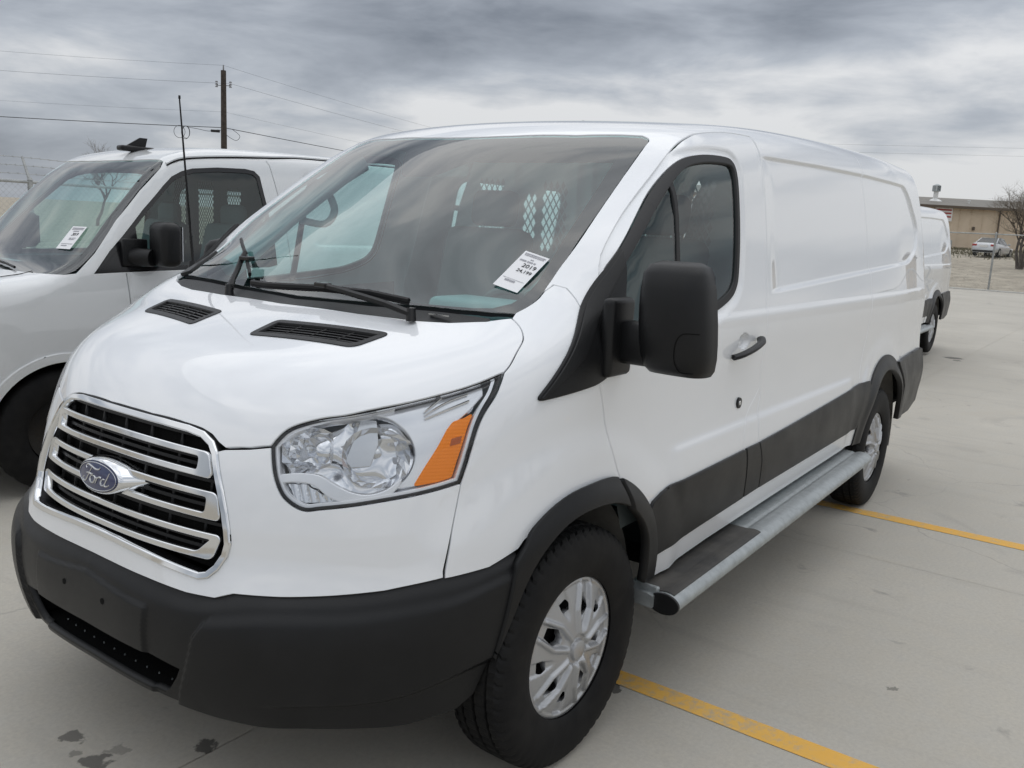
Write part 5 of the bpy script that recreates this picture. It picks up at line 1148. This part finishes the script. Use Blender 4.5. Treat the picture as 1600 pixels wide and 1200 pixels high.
# ------------------------------------------------------------------ chain-link fence at the end of the lot
def chain_fence(a, b, zf, hgt_, step, label, group=None, barbed=False, mesh_step=.085, name='chain_link_fence'):
    a, b = Vector(a), Vector(b); d = (b-a); Ln = d.length; d.normalize(); nrm = Vector((-d.y, d.x, 0))
    f = empty(name, a); P = lambda t, z: d*t + Vector((0, 0, z)); n_ = int(Ln/step)
    for i in range(n_+1):
        m_ = MB(); t = i*step; m_.cyl(P(t, -.2), P(t, hgt_+.03), .036, n=10); p = m_.build('post', 'galvanised_post', f, True)
        m_ = MB(); m_.cyl(P(t, hgt_+.03), P(t, hgt_+.075), .042, .015, 10); m_.build('post_cap', 'galvanised_post', p, True)
        if barbed: m_ = MB(); m_.cyl(P(t, hgt_), P(t, hgt_+.36)+nrm*.20, .022, .018, 8); m_.build('barb_arm', 'galvanised_post', p)
    m_ = MB(); m_.cyl(P(0, hgt_), P(Ln, hgt_), .022, n=8); m_.build('top_rail', 'galvanised_post', f, True)
    m_ = MB(); k = int(Ln/mesh_step); w_ = .0016; m2 = hgt_
    V = []; F = []
    for i in range(-int(m2/mesh_step), k+1):
        for sgn in (1, -1):
            t0, t1 = i*mesh_step, i*mesh_step+m2; z0, z1 = (0, m2) if sgn > 0 else (m2, 0)
            if t0 < 0: z0 += (z1-z0)*(-t0)/m2; t0 = 0
            if t1 > Ln: z1 = z0+(z1-z0)*(Ln-t0)/(t1-t0); t1 = Ln
            o = nrm*(.004*sgn); A, B = P(t0, z0)+o, P(t1, z1)+o; e = Vector((0, 0, w_)); j = len(V); V += [A-e, B-e, B+e, A+e, A+nrm*w_*2, B+nrm*w_*2]; F += [(j, j+1, j+5, j+4), (j+4, j+5, j+2, j+3), (j+3, j+2, j+1, j)]
    x = obj('wire_mesh', V, F, 'galvanised_post', f); tag(x, kind='stuff')
    if barbed:
        for q, s_ in ((.12, .066), (.24, .133), (.36, .2)):
            m_ = MB(); pts = [P(t, hgt_+q-.02*math.sin(math.pi*((t/step) % 1)))+nrm*s_ for t in np.linspace(0, Ln, n_*6+1)]; m_.tube(pts, .004, 4)
            t = .07
            while t < Ln: c = P(t, hgt_+q-.02*math.sin(math.pi*((t/step) % 1)))+nrm*s_; m_.cyl(c-Vector((0, 0, .02)), c+Vector((0, 0, .02)), .002, n=3, caps=False); m_.cyl(c-d*.018+Vector((0, 0, .01)), c+d*.018-Vector((0, 0, .01)), .002, n=3, caps=False); t += .13
            m_.build('barbed_wire', 'galvanised_post', f)
    tag(f, label, 'fence', group); return f
chain_fence((-35.7, -17.2, .02), (-35.7, 11.5, .02), 0, 2.08, 3.6, 'low chain link fence with round posts along the gravel edge at the right')
chain_fence((9.5, -11.35, 0), (-26.0, -11.35, 0), 0, 1.78, 2.33, 'chain link fence topped with barbed wire behind the older van on the left', barbed=True)
# ------------------------------------------------------------------ utility poles and wires
simple('pole_wood', (.045, .036, .030), .9, noise=(5, .3, (.08, .065, .055))); simple('wire_black', (.02, .02, .022), .7); simple('insulator', (.20, .20, .21), .4)
PX, PY = -30.42, -42.29
pole = empty('utility_pole', (PX, PY, 0))
m_ = MB(); m_.cyl((0, 0, -.5), (0, 0, 9.32), .20, .145, 14); m_.build('pole_shaft', 'pole_wood', pole, True)
m_ = MB(); m_.cyl((0, 0, 9.3), (0, 0, 9.62), .05, .03, 8); m_.build('pole_top_pin', 'insulator', pole, True)
dv = Vector((.58, -.81, 0))
for s in (1, -1):
    for k in range(3): m_ = MB(); c = dv*(s*.40)+Vector((0, 0, 8.40+k*.13)); m_.cyl(c, c+Vector((0, 0, .07)), .085, .06, 10); m_.build('insulator', 'insulator', pole, True)
    m_ = MB(); m_.cyl(dv*(s*.1)+Vector((0, 0, 8.50)), dv*(s*.40)+Vector((0, 0, 8.50)), .022, n=6); m_.build('insulator_pin', 'insulator', pole)
tag(pole, 'dark wooden utility pole standing beyond the older van on the left', 'pole')
def wire(pts, sag, r, label, group='overhead wires'):
    m_ = MB(); out = []
    for a, b in zip(pts, pts[1:]):
        a, b = Vector(a), Vector(b)
        out += [a.lerp(b, t)-Vector((0, 0, sag*4*t*(1-t))) for t in np.linspace(0, 1, 16)]
    m_.tube(out, r, 5); return tag(m_.build('overhead_wire', 'wire_black'), label, 'wire', group)
pz = lambda z: (PX, PY, z)
wire([(-4.5, -66.0, 6.1), pz(6.17), (-94, -58.3, 6.4)], .25, .020, 'thickest dark overhead wire, lowest on the pole and sloping down to the right')
wire([(2, -62.0, 8.2), (PX-.23, PY+.33, 8.62), (-94, -58.0, 8.9)], .5, .006, 'thin overhead wire held by the insulators on the near side of the pole')
wire([(-2, -66.0, 10.0), pz(9.6), (-94, -58.3, 9.8)], .5, .005, 'topmost thin overhead wire running over the tip of the pole')
wire([(-4, -64.0, 7.0), pz(7.05), (-94, -58.3, 7.2)], .35, .004, 'faint overhead wire halfway between the thick cable and the insulators')
cc = Vector((-28.75, -43.75, 6.12))
coil = empty('cable_coil', cc)
wd = Vector((-.748, .66, 0)).normalized()
for k, (r1, r2, o) in enumerate(((.30, .34, 0), (.22, .36, .12), (.20, .34, .16))):
    m_ = MB(); m_.tube([wd*(o+r1*math.cos(t)-.2*(k == 0))+Vector((0, 0, r2*math.sin(t)-r2)) for t in np.linspace(0, 2*math.pi, 28, endpoint=False)], .014, 5, closed=True); m_.build('cable_loop', 'wire_black', coil)
m_ = MB(); m_.box(wd*1.75+Vector((0, 0, -.17)), (.50, .16, .14), Matrix.Rotation(math.atan2(wd.y, wd.x), 3, 'Z'), bev=.03); m_.build('splice_box', 'wire_black', coil)
m_ = MB(); m_.tube(smooth_curve(np.array([wd*.2+Vector((0, 0, -.05)), wd*.8+Vector((0, 0, -.12)), wd*1.4+Vector((0, 0, -.2)), wd*2.0+Vector((0, 0, -.1)), wd*2.5+Vector((0, 0, -.45)), wd*2.9+Vector((0, 0, -.62)), wd*3.1+Vector((0, 0, -.35)), wd*2.7+Vector((0, 0, -.02))]), 5), .014, 5); m_.build('cable_tail', 'wire_black', coil)
tag(coil, 'coiled spare cable and black splice box hanging on the thick wire left of the pole', 'cable')
wire([(-45, -43.0, 7.6), (-70, 12, 8.1)], .15, .004, 'thin overhead wire crossing the sky above the tan building, upper of two', 'overhead wires by the building')
wire([(-45, -43.0, 7.15), (-70, 12, 7.6)], .15, .004, 'thin overhead wire crossing the sky above the tan building, lower of two', 'overhead wires by the building')
# ------------------------------------------------------------------ tan metal building beyond the fence
simple('tan_metal', (.58, .47, .345), .55, noise=(.8, .08, (.64, .53, .40))); simple('roof_metal', (.17, .155, .13), .6, noise=(.5, .15, (.21, .19, .16))); simple('eave_trim', (.10, .075, .055), .6); simple('white_metal', (.72, .72, .70), .4, .2); simple('sign_red', (.38, .05, .045), .5); simple('sign_white', (.75, .74, .72), .5)
bl = empty('metal_building', (-85.5, -11.0, 1.35), math.atan2(7, -5)+.0)
BW = 60.; BH = 3.75
def rib_wall(): 
    V = []; F = []; x = -BW/2; prof = []
    while x < BW/2:
        prof += [(x, 0), (x+.86, 0), (x+.90, .05), (x+.98, .05)]; x += 1.02
    for px, py in prof: V += [(px, -py, -1.4), (px, -py, BH)]
    for i in range(len(prof)-1): F.append((2*i, 2*i+2, 2*i+3, 2*i+1))
    return V, F
# local +x runs to the right along the facade, local -y faces the lot
bl.rotation_euler = (0, 0, math.atan2(7.0, -5.1))
V, F = rib_wall(); obj('front_wall', V, F, 'tan_metal', bl)
m_ = MB(); m_.box((0, 9.1, BH/2-.7), (BW-.1, 18, BH+1.3)); m_.build('wall_core', 'tan_metal', bl)
m_ = MB(); m_.prism([(-BW/2-.4, -.5, BH+.02), (-BW/2-.4, 9.1, BH+1.15), (-BW/2-.4, 18.6, BH+.02), (-BW/2-.4, 18.6, BH-.1), (-BW/2-.4, -.5, BH-.1)], (BW+.8, 0, 0)); m_.build('roof', 'roof_metal', bl)
m_ = MB(); m_.box((0, -.55, BH-.10), (BW+.9, .14, .22)); m_.build('gutter', 'eave_trim', bl)
for x in (1.9, -10): m_ = MB(); m_.box((x, -.12, BH/2-.75), (.09, .09, BH+1.2)); m_.build('downpipe', 'eave_trim', bl)
tv = empty('roof_ventilator'); tv.parent = bl; tv.location = (-1.75, 4.6, BH+.55); tv.scale = (.95,)*3
m_ = MB(); m_.cyl((0, 0, -.1), (0, 0, .25), .85, .28, 16); m_.cyl((0, 0, .25), (0, 0, .95), .22, n=12); m_.build('vent_base', 'white_metal', tv, True)
m_ = MB()
for k in range(14): a = 2*math.pi*k/14; m_.box((.33*math.cos(a), .33*math.sin(a), 1.25), (.04, .13, .5), Matrix.Rotation(a+.6, 3, 'Z'))
m_.cyl((0, 0, 1.5), (0, 0, 1.66), .36, .1, 14); m_.cyl((0, 0, .95), (0, 0, 1.02), .38, n=14); m_.build('vent_turbine', 'galvanised', tv)
m_ = MB(); m_.cyl((.6, 3.0, BH+.2), (.6, 3.0, BH+.62), .09, n=8); m_.cyl((.6, 3.0, BH+.62), (.6, 3.0, BH+.72), .14, n=8); m_.build('vent_pipe', 'white_metal', bl)
m_ = MB(); m_.box((-.25, -.10, 1.9), (.18, .10, .3)); m_.build('wall_lamp', 'eave_trim', bl)
m_ = MB(); m_.box((-2.3, -.16, .35), (.5, .2, .9), bev=.02); m_.build('meter_box', 'galvanised_post', bl)
sg = empty('wall_sign'); sg.parent = bl; sg.location = (-3.1, -.16, 3.0)
m_ = MB(); m_.box((0, 0, 0), (1.55, .05, 1.15)); m_.build('sign_board', 'sign_white', sg)
for z in (.38, .1, -.2): m_ = MB(); m_.box((0, -.03, z), (1.35, .02, .13)); m_.build('sign_stripe', 'sign_red', sg)
tag(bl, 'tan metal building with a dark brown roof and a white turbine vent beyond the fence', 'building')
# low building far off behind the older van
fb_ = empty('low_building', (3.5, -46, 0), .3)
m_ = MB(); m_.box((0, 0, 1.5), (14, 8, 3.0)); m_.build('wall', 'tan_metal', fb_); m_ = MB(); m_.box((0, 0, 3.1), (14.6, 8.6, .25)); m_.build('roof', 'roof_metal', fb_)
for x in (-5, -2, 1, 4): m_ = MB(); m_.box((x, 4.03, 1.6), (1.1, .06, 1.1)); m_.build('window', 'gloss_black', fb_)
tag(fb_, 'small low beige building showing at the left edge below the barbed wire', 'building')
# ------------------------------------------------------------------ silver sedan in front of the building
def sedan():
    s = empty('parked_sedan')
    simple('sedan_silver', (.52, .53, .54), .3, .6, .8)
    L_ = [2.30, 2.22, 2.0, 1.55, 1.05, .55, .1, -.5, -1.0, -1.45, -1.9, -2.15, -2.25]
    hood = [.55, .66, .72, .80, .87, .91, .92, .93, .94, .96, .98, .95, .80]
    w = [.62, .78, .84, .87, .885, .89, .89, .89, .89, .885, .87, .84, .76]
    V = []; F = []
    for x, h_, ww in zip(L_, hood, w):
        lo = .26
        sec = [(ww*.90, lo), (ww, lo+.12), (ww*1.0, .55), (ww*.99, h_-.12), (ww*.93, h_-.02), (ww*.6, h_+.02), (0, h_+.03)]
        V += [(x, y, z) for y, z in sec] + [(x, -y, z) for y, z in sec[-2::-1]]
    k = 13
    for i in range(len(L_)-1):
        for j in range(k-1): F.append((i*k+j, i*k+j+1, (i+1)*k+j+1, (i+1)*k+j))
        F.append((i*k, (i+1)*k, (i+1)*k+k-1, i*k+k-1))
    F += [tuple(range(k))[::-1], tuple((len(L_)-1)*k+j for j in range(k))]
    m_ = MB(); vv = [m_.bm.verts.new(v) for v in V]
    for f in F: m_.bm.faces.new([vv[i] for i in f])
    m_.build('body', 'sedan_silver', s, True, 50)
    # greenhouse
    cab = [(.95, .92, .70), (.30, 1.36, .58), (-.35, 1.42, .60), (-1.0, 1.36, .58), (-1.75, .98, .70)]
    V = []; F = []
    for x, z, ww in cab: V += [(x, ww if z < 1.1 else ww, z), (x, -ww, z)]
    m_ = MB(); vv = [m_.bm.verts.new(v) for v in V]
    for i in range(4): m_.bm.faces.new((vv[2*i], vv[2*i+1], vv[2*i+3], vv[2*i+2]))
    for sd in (0, 1):
        b = [m_.bm.verts.new((x, (.80 if sd == 0 else -.80), .92)) for x in (.8, .3, -.35, -1.0, -1.6)]
        t = [vv[2*i+sd] for i in range(5)]
        for i in range(4): m_.bm.faces.new((b[i], b[i+1], t[i+1], t[i]))
    m_.build('greenhouse', 'sedan_glass', s)
    m_ = MB(); m_.prism([(.28, .57, 1.365), (-.35, .60, 1.425), (-1.0, .57, 1.368), (-1.0, -.57, 1.368), (-.35, -.60, 1.425), (.28, -.57, 1.365)], (0, 0, .02)); m_.build('roof', 'sedan_silver', s)
    for y in (.69, -.69):
        for x0, z0, x1, z1 in ((.95, .92, .28, 1.37), (-1.75, .98, -1.0, 1.37), (-.42, .92, -.38, 1.40)):
            m_ = MB(); m_.tube([(x0, y*1.06, z0), (x1, y*.86, z1)], .035, 5); m_.build('pillar', 'sedan_silver', s)
    for x in (1.38, -1.32):
        for y in (.80, -.80):
            wq = empty('wheel'); wq.parent = s; m_ = MB(); m_.cyl((x, y-.10, .32), (x, y+.10, .32), .32, n=24); m_.build('tyre', 'tyre', wq, True); m_ = MB(); m_.cyl((x, y-.105, .32), (x, y+.105, .32), .20, n=16); m_.build('rim', 'satin_chrome', wq)
    for y in (.64, -.64): m_ = MB(); m_.box((-2.20, y, .80), (.12, .34, .16), bev=.03); m_.build('tail_light', 'red_lens', s); m_ = MB(); m_.box((2.14, y, .66), (.16, .34, .14), bev=.03); m_.build('headlight', 'lamp_silver', s)
    m_ = MB(); m_.box((-2.27, 0, .74), (.03, .54, .15)); m_.build('number_plate', 'sign_white', s)
    m_ = MB(); m_.box((-2.24, 0, .36), (.10, 1.5, .16), bev=.03); m_.build('rear_valance', 'black_plastic', s)
    for y in (.95, -.95): m_ = MB(); m_.box((.55, y, .98), (.14, .17, .12), bev=.03); m_.build('side_mirror', 'sedan_silver', s)
    return s
car = sedan(); car.location = (-67.0, -7.0, float(hgt(-67, -7))+.0); car.rotation_euler = (0, -R(-1.5), R(188.3-17)); car.scale = (.9,)*3
tag(car, 'silver sedan parked on the gravel in front of the tan building', 'car', 'parked silver sedans')
for x, y, a, t in ((-6.0, 21.0, 75, 'silver sedan parked off to the side, first of the pair mirrored in the van'), (-9.4, 21.6, 82, 'silver sedan parked off to the side, second of the pair mirrored in the van')):
    c = copy_tree(car); c.scale = (1, 1, 1); c.location = (x, y, 0); c.rotation_euler = (0, 0, R(a)); tag(c, t)
# ------------------------------------------------------------------ bare trees
simple('bark', (.075, .060, .048), .95, noise=(4, .3, (.12, .10, .085))); simple('twig', (.15, .125, .095), .95)
def tree_mesh(seed, H, spread, trunks=1):
    r = random.Random(seed); tk, tw = MB(), MB()
    def grow(p, d, L_, rad, lev):
        pts = [p]; q = p; dd = d.copy(); n_ = 4 if lev < 3 else 3
        for i in range(n_):
            dd = (dd + Vector((r.gauss(0, .16), r.gauss(0, .16), r.gauss(.05, .10)))).normalized(); q = q + dd*L_/n_; pts.append(q)
        tgt = tk if lev < 3 else tw
        tgt.tube(pts, [rad*(1-.55*i/n_) for i in range(n_+1)], 7 if lev < 2 else (5 if lev < 3 else 3))
        if lev >= 5: return
        nb = (4, 4, 5, 4, 4, 3)[lev]
        for i in range(nb):
            t = r.uniform(.35, 1.0) if lev else r.uniform(.6, 1.0); k = min(int(t*n_), n_-1); b = pts[k].lerp(pts[k+1], t*n_-k)
            ax = Vector((r.gauss(0, 1), r.gauss(0, 1), r.gauss(.25, .5))).normalized(); nd = (dd*.75 + ax*spread).normalized()
            grow(b, nd, L_*r.uniform(.55, .78), rad*.5, lev+1)
    for k in range(trunks):
        a = 2*math.pi*k/max(1, trunks); grow(Vector((.08*math.cos(a), .08*math.sin(a), -.1)), Vector((.35*math.cos(a)*(trunks > 1), .35*math.sin(a)*(trunks > 1), 1)).normalized(), H*.42, H*.020, 0)
    return tk, tw
def tree(seed, H, spread, loc, label, group=None, trunks=1):
    t = empty('bare_tree', loc); a, b = tree_mesh(seed, H, spread, trunks)
    a.build('trunk', 'bark', t, True); b.build('crown', 'twig', t); return tag(t, label, 'tree', group)
tree(11, 4.9, .75, (-53.2, -3.75, .55), 'bare multi-stemmed tree at the right edge in front of the tan building', trunks=4)
far = tree(5, 6.5, .8, (-31.2, -57.5, -.2), 'bare treetop poking up just above the roof of the older van')
T_ = [tree(21, 9.5, .8, (-22, 44, 0), 'bare tree in the far row mirrored in the side of the nearest van', 'row of bare trees off to the side')]
for i, (x, y, a, s) in enumerate(((-14, 47, 40, 1.1), (-7, 43, 100, .9), (1, 48, 200, 1.15), (-30, 45, 280, 1.0), (-38, 42, 150, 1.2), (8, 45, 20, .95))):
    c = copy_tree(T_[0]); c.location = (x, y, 0); c.rotation_euler = (0, 0, R(a)); c.scale = (s,)*3; c['label'] = 'bare tree in the far row mirrored in the side of the nearest van'
